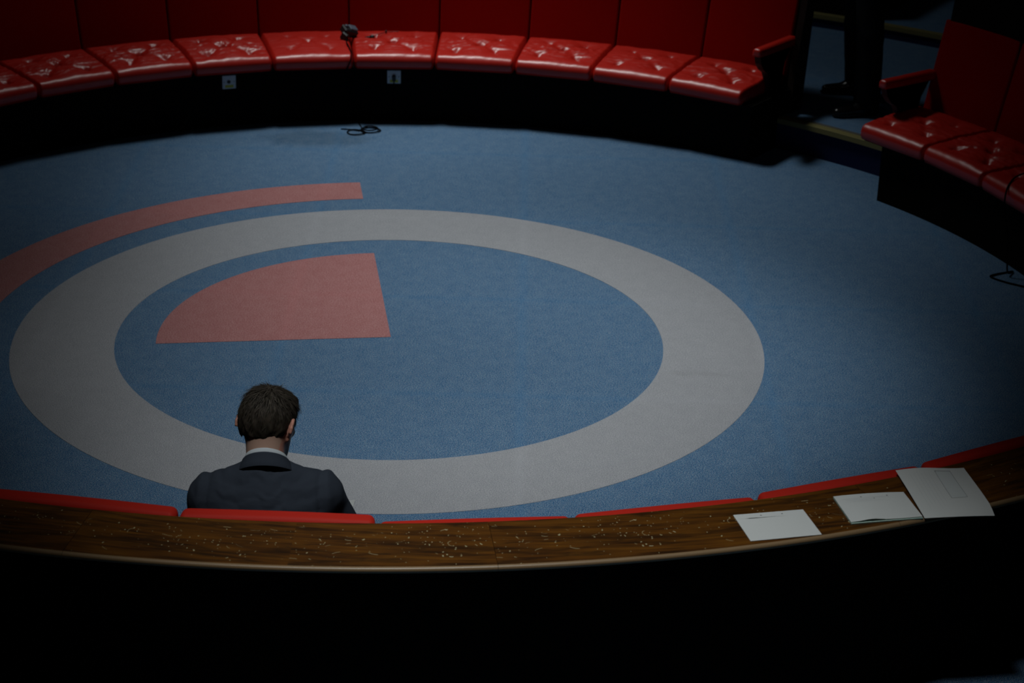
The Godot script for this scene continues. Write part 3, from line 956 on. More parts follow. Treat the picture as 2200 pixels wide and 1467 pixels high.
func audio_pack() -> void:
	# small radio pack left on the far bench, its earpiece and cable
	var bs := Basis.from_euler(Vector3(0.35, 0.5, -0.35))
	var at := Vector3(-0.525, 0.463, -3.735)
	var o := thing("radio_pack", at, bs)
	tag(o, "small grey and black radio pack lying on the red cushions", "radio pack")
	var xf := Transform3D(bs, at)
	var b := MB.new(); b.box(Vector3.ZERO, Vector3(0.10, 0.05, 0.075), Basis.IDENTITY, 0.008)
	part(o, "body", b.commit(), M.black_plastic, xf * Transform3D(Basis.IDENTITY, Vector3(0, 0.035, 0)))
	b = MB.new(); b.box(Vector3.ZERO, Vector3(0.055, 0.012, 0.055), Basis.IDENTITY, 0.004)
	part(o, "face", b.commit(), M.grey_plastic, xf * Transform3D(Basis.IDENTITY, Vector3(0.018, 0.064, -0.004)))
	b = MB.new(); b.box(Vector3.ZERO, Vector3(0.030, 0.05, 0.05), Basis(Vector3.UP, 0.4), 0.006)
	part(o, "clip", b.commit(), M.black_plastic, xf * Transform3D(Basis.IDENTITY, Vector3(-0.045, 0.015, 0.045)))
	b = MB.new(); b.lathe(PackedVector2Array([Vector2(0.0, 0.0), Vector2(0.011, 0.0), Vector2(0.011, 0.012), Vector2(0.0, 0.012)]), Vector3.ZERO, Basis.IDENTITY, 12)
	part(o, "dial", b.commit(), M.grey_plastic, xf * Transform3D(Basis.IDENTITY, Vector3(-0.03, 0.058, -0.01)))
	var cord := MB.new()
	var pts := PackedVector3Array([Vector3(-0.52, 0.472, -3.69), Vector3(-0.515, 0.462, -3.60), Vector3(-0.495, 0.455, -3.52), Vector3(-0.475, 0.448, -3.44), Vector3(-0.468, 0.438, -3.40), Vector3(-0.470, 0.41, -3.362), Vector3(-0.485, 0.37, -3.358), Vector3(-0.50, 0.33, -3.375), Vector3(-0.49, 0.25, -3.385), Vector3(-0.46, 0.12, -3.375), Vector3(-0.43, 0.03, -3.365), Vector3(-0.41, 0.006, -3.32), Vector3(-0.39, 0.006, -3.25), Vector3(-0.385, 0.006, -3.20)])
	var cv := Curve3D.new()
	for i in pts.size():
		var t := (pts[mini(i + 1, pts.size() - 1)] - pts[maxi(i - 1, 0)]) / 6.0
		cv.add_point(pts[i], -t, t)
	cord.tube(cv.tessellate_even_length(5, 0.012), [0.004], 6)
	part(o, "cord", cord.commit(), M.cable_black)
	# coiled end on the carpet
	var co := thing("coiled_cable", Vector3(-0.37, 0, -3.20))
	tag(co, "thin black cable coiled loosely on the carpet at the bench foot", "cable")
	var cm := MB.new()
	for loop in [[Vector3(-0.42, 0.006, -3.165), 0.055, 0.050, 0.3], [Vector3(-0.335, 0.006, -3.215), 0.062, 0.052, 1.1], [Vector3(-0.335, 0.012, -3.235), 0.045, 0.045, 2.0]]:
		var lp := PackedVector3Array()
		for k in 25:
			var a: float = TAU * k / 24.0 * 1.02 + loop[3]
			lp.append(loop[0] + Vector3(cos(a) * loop[1], 0.002 * sin(a * 2.0), sin(a) * loop[2]))
		cm.tube(lp, [0.0045], 6)
	cm.tube(PackedVector3Array([Vector3(-0.40, 0.006, -3.19), Vector3(-0.45, 0.006, -3.215), Vector3(-0.52, 0.006, -3.225)]), [0.004], 6)
	part(co, "loops", cm.commit(), M.cable_black)
	# earpiece and little clip on the next cushion
	var e := thing("earpiece", Vector3(-0.365, 0.462, -3.70))
	tag(e, "tiny black earpiece lying on the smooth red cushion", "earpiece")
	b = MB.new()
	b.lathe(PackedVector2Array([Vector2(0.0, 0.0), Vector2(0.014, 0.002), Vector2(0.017, 0.012), Vector2(0.010, 0.022), Vector2(0.0, 0.024)]), Vector3.ZERO, Basis.IDENTITY, 12)
	part(e, "bud", b.commit(), M.black_plastic, Transform3D(Basis.IDENTITY, Vector3(-0.360, 0.460, -3.70)))
	b = MB.new()
	b.tube(PackedVector3Array([Vector3(-0.365, 0.468, -3.70), Vector3(-0.39, 0.466, -3.705), Vector3(-0.405, 0.464, -3.715)]), [0.009, 0.007, 0.003], 8)
	part(e, "stem", b.commit(), M.black_plastic)
	b = MB.new()
	b.tube(PackedVector3Array([Vector3(-0.355, 0.468, -3.71), Vector3(-0.33, 0.466, -3.78), Vector3(-0.285, 0.470, -3.83), Vector3(-0.20, 0.472, -3.845)]), [0.002], 5)
	part(e, "cord", b.commit(), M.black_plastic)
	b = MB.new()
	b.box(Vector3.ZERO, Vector3(0.010, 0.016, 0.014), Basis.IDENTITY, 0.002)
	part(e, "cord_clip", b.commit(), M.black_plastic, Transform3D(Basis.IDENTITY, Vector3(-0.279, 0.476, -3.82)))
	# cable over the side bench
	var sc := thing("hanging_cable", pol(3.3, 70, 0))
	tag(sc, "black cable draped over a red cushion and trailing on the carpet", "cable")
	var sp := PackedVector3Array([pol(3.93, 69.8, 0.475), pol(3.75, 67.6, 0.476), pol(3.55, 67.6, 0.464), pol(3.43, 68.8, 0.446), pol(3.365, 70.0, 0.40), pol(3.36, 70.4, 0.33), pol(3.37, 71.2, 0.18), pol(3.36, 72.0, 0.03), Vector3(3.24, 0.006, -1.10), Vector3(3.14, 0.006, -1.05), Vector3(3.105, 0.006, -1.01), Vector3(3.17, 0.006, -0.94), Vector3(3.26, 0.006, -0.88), Vector3(3.36, 0.006, -0.80)])
	cv = Curve3D.new()
	for i in sp.size():
		var t := (sp[mini(i + 1, sp.size() - 1)] - sp[maxi(i - 1, 0)]) / 6.0
		cv.add_point(sp[i], -t, t)
	cord = MB.new()
	cord.tube(cv.tessellate_even_length(5, 0.02), [0.005], 6)
	part(sc, "cord", cord.commit(), M.cable_black)

# ------------------------------------------------------------------ people
const SKIN := Color(0.44, 0.275, 0.215)

func add_head(mb: MB, hx: Transform3D, neck_base: Vector3, bearded: bool) -> void:
	# skull, face, ears and neck in one field; hx: head frame (x right, y up through the crown, z towards the back)
	var lo := hx.origin - Vector3(0.15, 0.21, 0.17); var hi := hx.origin + Vector3(0.15, 0.16, 0.17)
	lo = lo.min(neck_base - Vector3(0.09, 0.05, 0.09)); hi = hi.max(neck_base + Vector3(0.09, 0.05, 0.09))
	var f := Field.new(lo, hi, 0.004)
	var b := hx.basis
	f.ellipsoid(hx * Vector3(0, 0.0, 0.012), b, Vector3(0.074, 0.090, 0.094), 0.01)
	f.ellipsoid(hx * Vector3(0, -0.030, -0.035), b, Vector3(0.062, 0.075, 0.060), 0.03)
	f.ellipsoid(hx * Vector3(0, -0.085, -0.052), b, Vector3(0.046, 0.036, 0.044), 0.03)
	for s in [-1.0, 1.0]:
		f.capsule(hx * Vector3(0.056 * s, -0.045, -0.005), hx * Vector3(0.034 * s, -0.095, -0.060), 0.020, 0.018, 0.025)
		f.ellipsoid(hx * Vector3(0.038 * s, -0.022, -0.072), b, Vector3(0.022, 0.016, 0.016), 0.015)
	f.capsule(hx * Vector3(0, 0.012, -0.088), hx * Vector3(0, -0.034, -0.110), 0.008, 0.014, 0.015)
	f.capsule(hx * Vector3(-0.030, 0.018, -0.084), hx * Vector3(0.030, 0.018, -0.084), 0.010, 0.010, 0.02)
	for s in [-1.0, 1.0]: f.ellipsoid(hx * Vector3(0.031 * s, 0.000, -0.092), b, Vector3(0.015, 0.010, 0.008), 0.008, true)
	f.capsule(hx * Vector3(-0.018, -0.066, -0.094), hx * Vector3(0.018, -0.066, -0.094), 0.007, 0.007, 0.008)
	f.capsule(hx * Vector3(0.010, -0.05, 0.032), neck_base, 0.057, 0.058, 0.025)
	for s in [-1.0, 1.0]:
		# ear: bowl, rim and lobe standing off the skull
		var eb := b * Basis(Vector3.UP, s * 0.42)
		var ec := hx * Vector3(0.079 * s, -0.027, 0.012)
		f.ellipsoid(ec, eb, Vector3(0.007, 0.028, 0.017), 0.006)
		var last := Vector3.ZERO
		for k in 9:
			var w := lerpf(-0.5, 3.6, k / 8.0)
			var p := ec + eb * Vector3(0.006 * s, 0.030 * sin(w), -0.018 * cos(w) + 0.002)
			if k > 0: f.capsule(last, p, 0.0048, 0.0048, 0.004)
			last = p
		f.ellipsoid(ec + eb * Vector3(0.002 * s, -0.029, -0.006), eb, Vector3(0.006, 0.010, 0.008), 0.006)
		f.ellipsoid(ec + eb * Vector3(0.012 * s, -0.002, -0.004), eb, Vector3(0.007, 0.016, 0.010), 0.004, true)
	var inv := hx.affine_inverse()
	var nz := FastNoiseLite.new(); nz.seed = 6; nz.frequency = 60.0
	f.mesh(mb, func(p: Vector3) -> Color:
		var q := inv * p
		var c := SKIN
		# ruddy ears and cheeks, stubble along the jaw
		if absf(q.x) > 0.071 and q.y < 0.03: c = c.lerp(Color(0.50, 0.16, 0.11), 0.5)
		var jaw := smoothstep(-0.025, -0.055, q.y) * smoothstep(0.012, -0.02, q.z) * smoothstep(-0.15, -0.12, q.y)
		if bearded: c = c.lerp(Color(0.10, 0.045, 0.02), jaw * (0.6 + 0.35 * nz.get_noise_3d(p.x, p.y, p.z)))
		if q.y > -0.078 and q.y < -0.058 and q.z < -0.09 and absf(q.x) < 0.024: c = Color(0.42, 0.14, 0.12)
		return c)

func add_eyes(o: Node3D, hx: Transform3D) -> void:
	for s in [-1.0, 1.0]:
		var e := MB.new()
		var pr := PackedVector2Array()
		for k in 9: pr.append(Vector2(0.0115 * sin(PI * k / 8.0) + 0.0001, -0.0115 * cos(PI * k / 8.0)))
		e.lathe(pr, Vector3.ZERO, Basis.IDENTITY, 14)
		part(o, "eye", e.commit(), M.plate_white, hx * Transform3D(Basis.IDENTITY, Vector3(0.031 * s, 0.0, -0.080)))
		var ir := MB.new()
		ir.lathe(PackedVector2Array([Vector2(0.0001, 0.002), Vector2(0.004, 0.0016), Vector2(0.0055, 0.0)]), Vector3.ZERO, Basis(Vector3.RIGHT, -PI * 0.5), 12)
		part(o, "iris", ir.commit(), M.black_plastic, hx * Transform3D(Basis.IDENTITY, Vector3(0.031 * s, 0.0, -0.0905)))

func hair_mesh(hx: Transform3D, seed_: int, count: int) -> ArrayMesh:
	var mb := MB.new()
	var f := Field.new(hx.origin - Vector3(0.15, 0.17, 0.16), hx.origin + Vector3(0.15, 0.16, 0.16), 0.0045)
	var b := hx.basis
	f.ellipsoid(hx * Vector3(0, 0.001, 0.012), b, Vector3(0.0800, 0.0915, 0.1015), 0.01)
	f.ellipsoid(hx * Vector3(0, -0.030, 0.040), b, Vector3(0.067, 0.064, 0.059), 0.03)
	f.ellipsoid(hx * Vector3(0, 0.068, -0.045), b, Vector3(0.058, 0.032, 0.045), 0.03)
	var inv := hx.affine_inverse()
	var nz := FastNoiseLite.new(); nz.seed = seed_; nz.frequency = 18.0; nz.fractal_octaves = 3
	# hairline: (height below which there is no hair) round the head
	var line := func(q: Vector3) -> float:
		var back := smoothstep(0.0, 0.055, q.z)
		var hl := lerpf(0.0, -0.080 + 0.008 * cos(q.x * 130.0) * smoothstep(0.04, 0.07, q.z), back)
		if q.z < -0.02: hl = lerpf(hl, 0.055, smoothstep(-0.02, -0.075, q.z))
		elif absf(q.x) > 0.06 and q.z < 0.03: hl = minf(hl, -0.030) if q.z < 0.0 else hl + 0.022
		return hl + 0.012 * nz.get_noise_2d(q.x * 3.0, q.z * 3.0)
	f.mesh(mb, func(p: Vector3) -> Color:
		var t := nz.get_noise_3d(p.x * 2.0, p.y * 0.7, p.z * 2.0)
		return Color(0.022, 0.018, 0.014).lerp(Color(0.055, 0.044, 0.034), clampf(0.4 + t, 0, 1)),
		func(p: Vector3) -> bool:
			var q: Vector3 = inv * p
			return q.y > line.call(q))
	# whorl-ward ridges so that the cap itself is not smooth
	mb.smooth()
	for i in mb.v.size():
		var q := inv * mb.v[i]
		mb.v[i] += mb.n[i] * (0.0045 * nz.get_noise_3d(q.x * 2.2, q.y * 0.6, q.z * 2.2) + 0.0015)
	mb.smooth()
	# locks: thin tapered blades combed down from the whorl
	var r := RandomNumberGenerator.new(); r.seed = seed_
	var whorl := Vector3(0.012, 0.080, 0.058)
	var made := 0
	var tries := 0
	while made < count and tries < count * 4:
		tries += 1
		var dirv := Vector3(r.randfn(), r.randfn(), r.randfn()).normalized()
		var q := Vector3(0, 0.001, 0.012) + dirv * Vector3(0.0805, 0.092, 0.102)
		if q.y < line.call(q) + 0.012: continue
		made += 1
		var flow := (q - whorl)
		flow = (flow - dirv * flow.dot(dirv)).normalized()
		if q.z < 0.02 and q.y > 0.05: flow = (flow + Vector3(0.5, 0, -0.5)).normalized()
		flow = (flow + Vector3(r.randfn(), r.randfn(), r.randfn()) * 0.22).normalized()
		var side := dirv.cross(flow).normalized()
		var ln := r.randf_range(0.018, 0.036) * (1.2 if q.y > 0.05 else 0.8)
		var wd := r.randf_range(0.0008, 0.0019)
		var up := r.randf_range(0.0005, 0.0032) * (1.8 if q.y > 0.075 else 1.0)
		var tint := Color(0.022, 0.018, 0.014).lerp(Color(0.085, 0.070, 0.056), pow(r.randf(), 2.0))
		var prev := []
		for k in 4:
			var t := k / 3.0
			var p := q + flow * ln * t + dirv * (0.001 + up * sin(PI * t * 0.75) - 0.006 * t * t)
			var ww := wd * (1.0 - t * 0.85)
			var row := [mb.vert(hx * (p - side * ww), b * (dirv - side * 0.5).normalized(), Vector2.ZERO, tint), mb.vert(hx * (p + dirv * ww * 0.8), b * dirv, Vector2.ZERO, tint), mb.vert(hx * (p + side * ww), b * (dirv + side * 0.5).normalized(), Vector2.ZERO, tint)]
			if k > 0:
				mb.quad(prev[1], row[1], row[0], prev[0])
				mb.quad(prev[2], row[2], row[1], prev[1])
			prev = row
	return mb.commit()

func add_hand(f: Field, wrist: Vector3, fwd: Vector3, palm: Vector3, thumb_side: Vector3, curl: float) -> void:
	# palm then five chains; fwd along the fingers, palm = the way the palm faces
	var across := thumb_side.normalized()
	var bs := Basis(across, -palm.normalized(), fwd.normalized()).orthonormalized()
	var c := wrist + fwd * 0.055
	f.capsule(wrist, wrist + fwd * 0.03, 0.024, 0.026, 0.015, Vector3.ONE)
	f.ellipsoid(c, bs, Vector3(0.042, 0.016, 0.050), 0.012)
	var lens := [0.078, 0.086, 0.080, 0.064]
	for k in 4:
		var root := wrist + fwd * 0.092 + across * (0.030 - 0.020 * k)
		var d := fwd
		var p := root
		for s in 3:
			var l: float = lens[k] * [0.46, 0.30, 0.24][s]
			var e := p + d * l
			f.capsule(p, e, 0.0088 - s * 0.0006, 0.0082 - s * 0.0006, 0.004)
			p = e
			d = (d * cos(curl) + palm * sin(curl)).normalized()
	var t0 := wrist + fwd * 0.035 + across * 0.034
	var t1 := t0 + (fwd * 0.7 + across * 0.7).normalized() * 0.036
	var t2 := t1 + (fwd * 0.9 + across * 0.15 + palm * 0.3).normalized() * 0.032
	f.capsule(t0, t1, 0.013, 0.0105, 0.008)
	f.capsule(t1, t2, 0.0105, 0.0085, 0.004)

func collar_ring(c: Vector3, bs: Basis, prof: Array, gap_deg: float, thick: float) -> MB:
	# band round the neck, open at the throat; prof rows: [height, rx, rz]
	var mb := MB.new()
	var n := 40
	for side in 2:
		for j in prof.size():
			for i in n + 1:
				var a := deg_to_rad(lerpf(-90.0 + gap_deg, 270.0 - gap_deg, float(i) / n))
				var fr := 1.0 - sin(a)
				var rr := Vector3(cos(a) * (prof[j][1] - thick * side), prof[j][0] - 0.034 * fr, sin(a) * (prof[j][2] - thick * side))
				mb.vert(c + bs * rr)
	var row := n + 1
	var off := prof.size() * row
	for j in prof.size() - 1:
		for i in n:
			var a := j * row + i
			mb.quad(a, a + 1, a + row + 1, a + row)
			mb.quad(off + a, off + a + row, off + a + row + 1, off + a + 1)
	for j in [0, prof.size() - 1]:
		for i in n:
			var a: int = j * row + i
			if j == 0: mb.quad(a, off + a, off + a + 1, a + 1)
			else: mb.quad(a, a + 1, off + a + 1, off + a)
	mb.smooth()
	return mb

func shoe(o: Node3D, ankle: Vector3, fwd: Vector3) -> void:
	var side := Vector3.UP.cross(fwd).normalized()
	var g := Vector3(ankle.x, 0, ankle.z)
	var fl := ankle.y - 0.085
	var f := Field.new(g + Vector3(-0.25, fl - 0.01, -0.25), g + Vector3(0.25, fl + 0.14, 0.25), 0.007)
	var bs := Basis(side, Vector3.UP, fwd)
	var base := g + Vector3.UP * fl
	f.capsule(base - fwd * 0.045 + Vector3.UP * 0.042, base + fwd * 0.05 + Vector3.UP * 0.040, 0.040, 0.043, 0.02)
	f.capsule(base + fwd * 0.05 + Vector3.UP * 0.032, base + fwd * 0.195 + Vector3.UP * 0.026, 0.046, 0.034, 0.03, Vector3(1, 0.75, 1))
	f.capsule(base + Vector3.UP * 0.05, base - fwd * 0.01 + Vector3.UP * 0.095, 0.042, 0.040, 0.03)
	f.ellipsoid(base + fwd * 0.06 - Vector3.UP * 0.10, bs, Vector3(0.2, 0.104, 0.4), 0.004, true)
	var mb := MB.new()
	f.mesh(mb)
	mb.smooth()
	var s := part(o, "shoe", mb.commit(), M.shoe_leather)
	var sole := MB.new()
	var outline := PackedVector3Array()
	for k in 24:
		var a := TAU * k / 24.0
		var l := 0.076 + 0.160 * cos(a)
		var w := 0.040 + 0.006 * cos(a * 1.0 - 0.6)
		outline.append(base + fwd * l + side * w * sin(a))
	for k in 24:
		var p := outline[k]; var q := outline[(k + 1) % 24]
		sole.face(q + Vector3.UP * 0.012, p + Vector3.UP * 0.012, p, q)
		var m1 := base + fwd * 0.076 + Vector3.UP * 0.012
		sole.face(m1, p + Vector3.UP * 0.012, q + Vector3.UP * 0.012, m1)
	part(s, "sole", sole.commit(), M.black_plastic)

# joints j: dictionary of points; builds body (skin), jacket, trousers, shirt, hair, shoes
func person(label: String, base: Vector3, j: Dictionary, suit: Material, fine: bool) -> MeshInstance3D:
	var body := MB.new()
	add_head(body, j.head, j.neck, fine)
	var lo: Vector3 = j.pelvis; var hi: Vector3 = j.pelvis
	for k in ["sl", "sr", "el", "er", "wl", "wr", "hl", "hr", "kl", "kr", "al", "ar", "neck", "chest"]:
		lo = lo.min(j[k]); hi = hi.max(j[k])
	lo -= Vector3.ONE * 0.24; hi += Vector3.ONE * 0.24
	# slim body under the clothes
	var f := Field.new(lo, hi, 0.016)
	f.capsule(j.pelvis, j.chest, 0.10, 0.11, 0.03)
	f.capsule(j.chest, j.neck - Vector3.UP * 0.04, 0.09, 0.045, 0.03)
	for s in ["l", "r"]:
		f.capsule(j["s" + s], j["e" + s], 0.036, 0.030, 0.02)
		f.capsule(j["e" + s], j["w" + s], 0.030, 0.022, 0.02)
		f.capsule(j.pelvis, j["h" + s], 0.06, 0.06, 0.02)
		f.capsule(j["h" + s], j["k" + s], 0.06, 0.045, 0.02)
		f.capsule(j["k" + s], j["a" + s], 0.045, 0.032, 0.02)
	f.mesh(body, func(_p): return SKIN)
	for s in ["l", "r"]:
		var w: Vector3 = j["w" + s]
		var hf := Field.new(w - Vector3.ONE * 0.21, w + Vector3.ONE * 0.21, 0.0045)
		add_hand(hf, w, j["hf" + s], j["hp" + s], j["ht" + s], j.curl)
		hf.mesh(body, func(_p): return SKIN)
	body.smooth()
	for i in body.v.size(): body.v[i] -= base
	var o := part(self, "person", body.commit(), M.skin, Transform3D(Basis.IDENTITY, base))
	tag(o, label, "person")
	# jacket
	var cs := 0.0072 if fine else 0.012
	f = Field.new(Vector3(lo.x, j.pelvis.y - 0.2, lo.z), hi, cs)
	for t in j.torso: f.capsule(t[0], t[1], t[2], t[3], t[4], t[5])
	for s in ["l", "r"]:
		f.capsule(j["s" + s], j["e" + s], j.ra[0], j.ra[1], 0.022)
		f.capsule(j["e" + s], j["w" + s], j.ra[1] - 0.002, 0.037, 0.03)
		if j.has("pad" + s): f.capsule(j["pad" + s][0], j["pad" + s][1], j["pad" + s][2], j["pad" + s][3], 0.03)
	for t in j.get("dent", []): f.ellipsoid(t[0], t[1], t[2], t[3], true)
	var jm := MB.new()
	var nk: Vector3 = j.neck
	f.mesh(jm)
	jm.smooth()
	var nz := FastNoiseLite.new(); nz.seed = 21; nz.frequency = 9.0; nz.fractal_octaves = 2
	var fold := FastNoiseLite.new(); fold.seed = 5; fold.frequency = 5.0
	for i in jm.v.size():
		var p := jm.v[i]
		var h := smoothstep(0.30, 0.06, absf(p.x - nk.x)) * smoothstep(0.26, 0.10, absf(p.y - (nk.y - 0.10)))
		var cross := sin((p.y * 150.0 + 5.0 * fold.get_noise_2d(p.x * 2.0, p.y)) ) * 0.0016 * h * clampf(0.5 + 1.5 * fold.get_noise_2d(p.x * 1.5 + 7, p.y * 6.0), 0, 1)
		var seam := -0.0014 * exp(-pow((p.x - nk.x) / 0.006, 2.0)) * smoothstep(nk.y - 0.01, nk.y - 0.06, p.y)
		for sd in ["l", "r"]:
			# armhole seam with the sleeve head standing slightly proud of it
			var sh: Vector3 = j["s" + sd]
			var out: Vector3 = sh - j.chest
			out = Vector3(out.x, out.y * 0.15, 0).normalized() if fine else out.normalized()
			var dd := (p - sh).dot(out) - 0.004
			var near := smoothstep(0.15, 0.09, p.distance_to(sh))
			seam += near * (-0.0042 * exp(-pow(dd / 0.008, 2.0)) + 0.0055 * exp(-pow((dd - 0.022) / 0.013, 2.0)))
		jm.v[i] += jm.n[i] * (0.0028 * nz.get_noise_3d(p.x, p.y, p.z) + cross * 1.6 + seam)
	jm.smooth()
	var jk := part(o, "jacket", jm.commit(), suit)
	# seams: down the middle of the back and round the sleeve heads
	for seam in j.get("seams", []):
		var sp := PackedVector3Array()
		for p in seam: sp.append(p)
		var sm := MB.new(); sm.tube(sp, [0.0012], 5)
		part(jk, "seam", sm.commit(), M.suit_black)
	# trousers
	f = Field.new(Vector3(lo.x, lo.y, lo.z), Vector3(hi.x, j.pelvis.y + 0.3, hi.z), 0.012)
	for s in ["l", "r"]:
		f.capsule(j.pelvis, j["h" + s], 0.12, 0.10, 0.03)
		f.capsule(j["h" + s], j["k" + s], j.rl[0], j.rl[1], 0.02)
		f.capsule(j["k" + s], j["a" + s], j.rl[1] * 0.98, j.rl[2], 0.02)
	var tm := MB.new()
	f.mesh(tm)
	tm.smooth()
	for i in tm.v.size():
		var p := tm.v[i]
		tm.v[i] += tm.n[i] * 0.005 * nz.get_noise_3d(p.x, p.y * 0.5, p.z)
	tm.smooth()
	part(o, "trousers", tm.commit(), suit)
	shoe(o, j.al, j.ff[0])
	shoe(o, j.ar, j.ff[1])
	# shirt collar, jacket collar, cuffs
	var cx: Transform3D = j.collar
	part(o, "shirt_collar", collar_ring(cx.origin, cx.basis, [[-0.028, 0.070, 0.071], [0.004, 0.0665, 0.067], [0.016, 0.0645, 0.065]], 14.0, 0.004).commit(), M.shirt)
	part(o, "jacket_collar", collar_ring(cx.origin, cx.basis, [[-0.036, 0.094, 0.090], [-0.020, 0.084, 0.081], [-0.006, 0.0765, 0.0755], [0.002, 0.0735, 0.0735], [0.0045, 0.0715, 0.0715]], 34.0, 0.007).commit(), suit)
	for s in ["l", "r"]:
		var d: Vector3 = (j["w" + s] - j["e" + s]).normalized()
		var cu := MB.new()
		cu.tube(PackedVector3Array([j["w" + s] - d * 0.02, j["w" + s] + d * 0.028]), [0.032, 0.031], 18, false)
		cu.tube(PackedVector3Array([j["w" + s] + d * 0.028, j["w" + s] - d * 0.02]), [0.029, 0.030], 18, false)
		part(o, "cuff", cu.commit(), M.shirt)
	part(o, "hair", hair_mesh(j.head, 12 if fine else 13, 9000 if fine else 600), M.hair)
	add_eyes(o, j.head)
	return o

func seated_man() -> void:
	var hb := Basis.from_euler(Vector3(deg_to_rad(-36.0), deg_to_rad(-21.0), deg_to_rad(3.0)))
	var c7 := Vector3(-0.150, 1.125, 3.615)
	var j := {
		"head": Transform3D(hb, Vector3(-0.148, 1.250, 3.515)), "neck": c7, "chest": Vector3(-0.15, 0.92, 3.68), "pelvis": Vector3(-0.15, 0.56, 3.73),
		"sl": Vector3(-0.322, 1.030, 3.628), "sr": Vector3(0.020, 1.036, 3.600), "el": Vector3(-0.372, 0.79, 3.56), "er": Vector3(0.125, 0.80, 3.52),
		"wl": Vector3(-0.27, 0.70, 3.33), "wr": Vector3(0.015, 0.70, 3.31),
		"hl": Vector3(-0.245, 0.545, 3.68), "hr": Vector3(-0.055, 0.545, 3.68), "kl": Vector3(-0.27, 0.53, 3.27), "kr": Vector3(-0.03, 0.53, 3.27),
		"al": Vector3(-0.27, 0.095, 3.27), "ar": Vector3(-0.03, 0.095, 3.25), "ff": [Vector3(-0.1, 0, -1).normalized(), Vector3(0.1, 0, -1).normalized()],
		"hfl": Vector3(0.45, 0.1, -0.88).normalized(), "hfr": Vector3(-0.45, 0.1, -0.88).normalized(), "hpl": Vector3(0.75, 0.55, 0.36).normalized(), "hpr": Vector3(-0.75, 0.55, 0.36).normalized(), "htl": Vector3(-0.2, 0.95, 0.1).normalized(), "htr": Vector3(0.2, 0.95, 0.1).normalized(), "curl": 0.45,
		"ra": [0.060, 0.054], "rl": [0.088, 0.070, 0.056],
		"collar": Transform3D(Basis.from_euler(Vector3(deg_to_rad(-24.0), 0, deg_to_rad(2.0))), Vector3(-0.150, 1.172, 3.590)),
	}
	j.torso = [
		[Vector3(-0.15, 0.57, 3.72), Vector3(-0.15, 0.82, 3.71), 0.158, 0.166, 0.02, Vector3(1, 1, 0.80)],
		[Vector3(-0.15, 0.82, 3.71), Vector3(-0.15, 0.98, 3.655), 0.168, 0.160, 0.03, Vector3(1, 1, 0.74)],
		[Vector3(-0.255, 1.000, 3.645), Vector3(-0.045, 1.000, 3.630), 0.092, 0.092, 0.06, Vector3(1, 1, 0.95)],
		[Vector3(-0.322, 1.032, 3.628), Vector3(0.020, 1.038, 3.600), 0.058, 0.058, 0.05, Vector3.ONE],
		[Vector3(-0.150, 1.090, 3.622), Vector3(-0.315, 1.040, 3.628), 0.066, 0.052, 0.05, Vector3.ONE],
		[Vector3(-0.150, 1.090, 3.622), Vector3(0.010, 1.050, 3.602), 0.066, 0.052, 0.05, Vector3.ONE]]
	var m := person("man in a navy suit seated with head bowed over papers", Vector3(-0.15, 0, 3.55), j, M.suit_navy, true)
	# the papers he reads
	var at := Vector3(-0.10, 0.75, 3.12)
	var o := thing("document", at)
	tag(o, "white document held open by the seated man in the suit", "paper")
	var c := [Vector2(-0.30, 3.085), Vector2(0.0775, 3.07), Vector2(0.074, 3.25), Vector2(-0.30, 3.27)]
	var y := [0.70, 0.740, 0.775, 0.735]
	part(o, "page", rel(sheet("", c, y, 0.0012, M.paper), at), M.paper, Transform3D(Basis.IDENTITY, at))

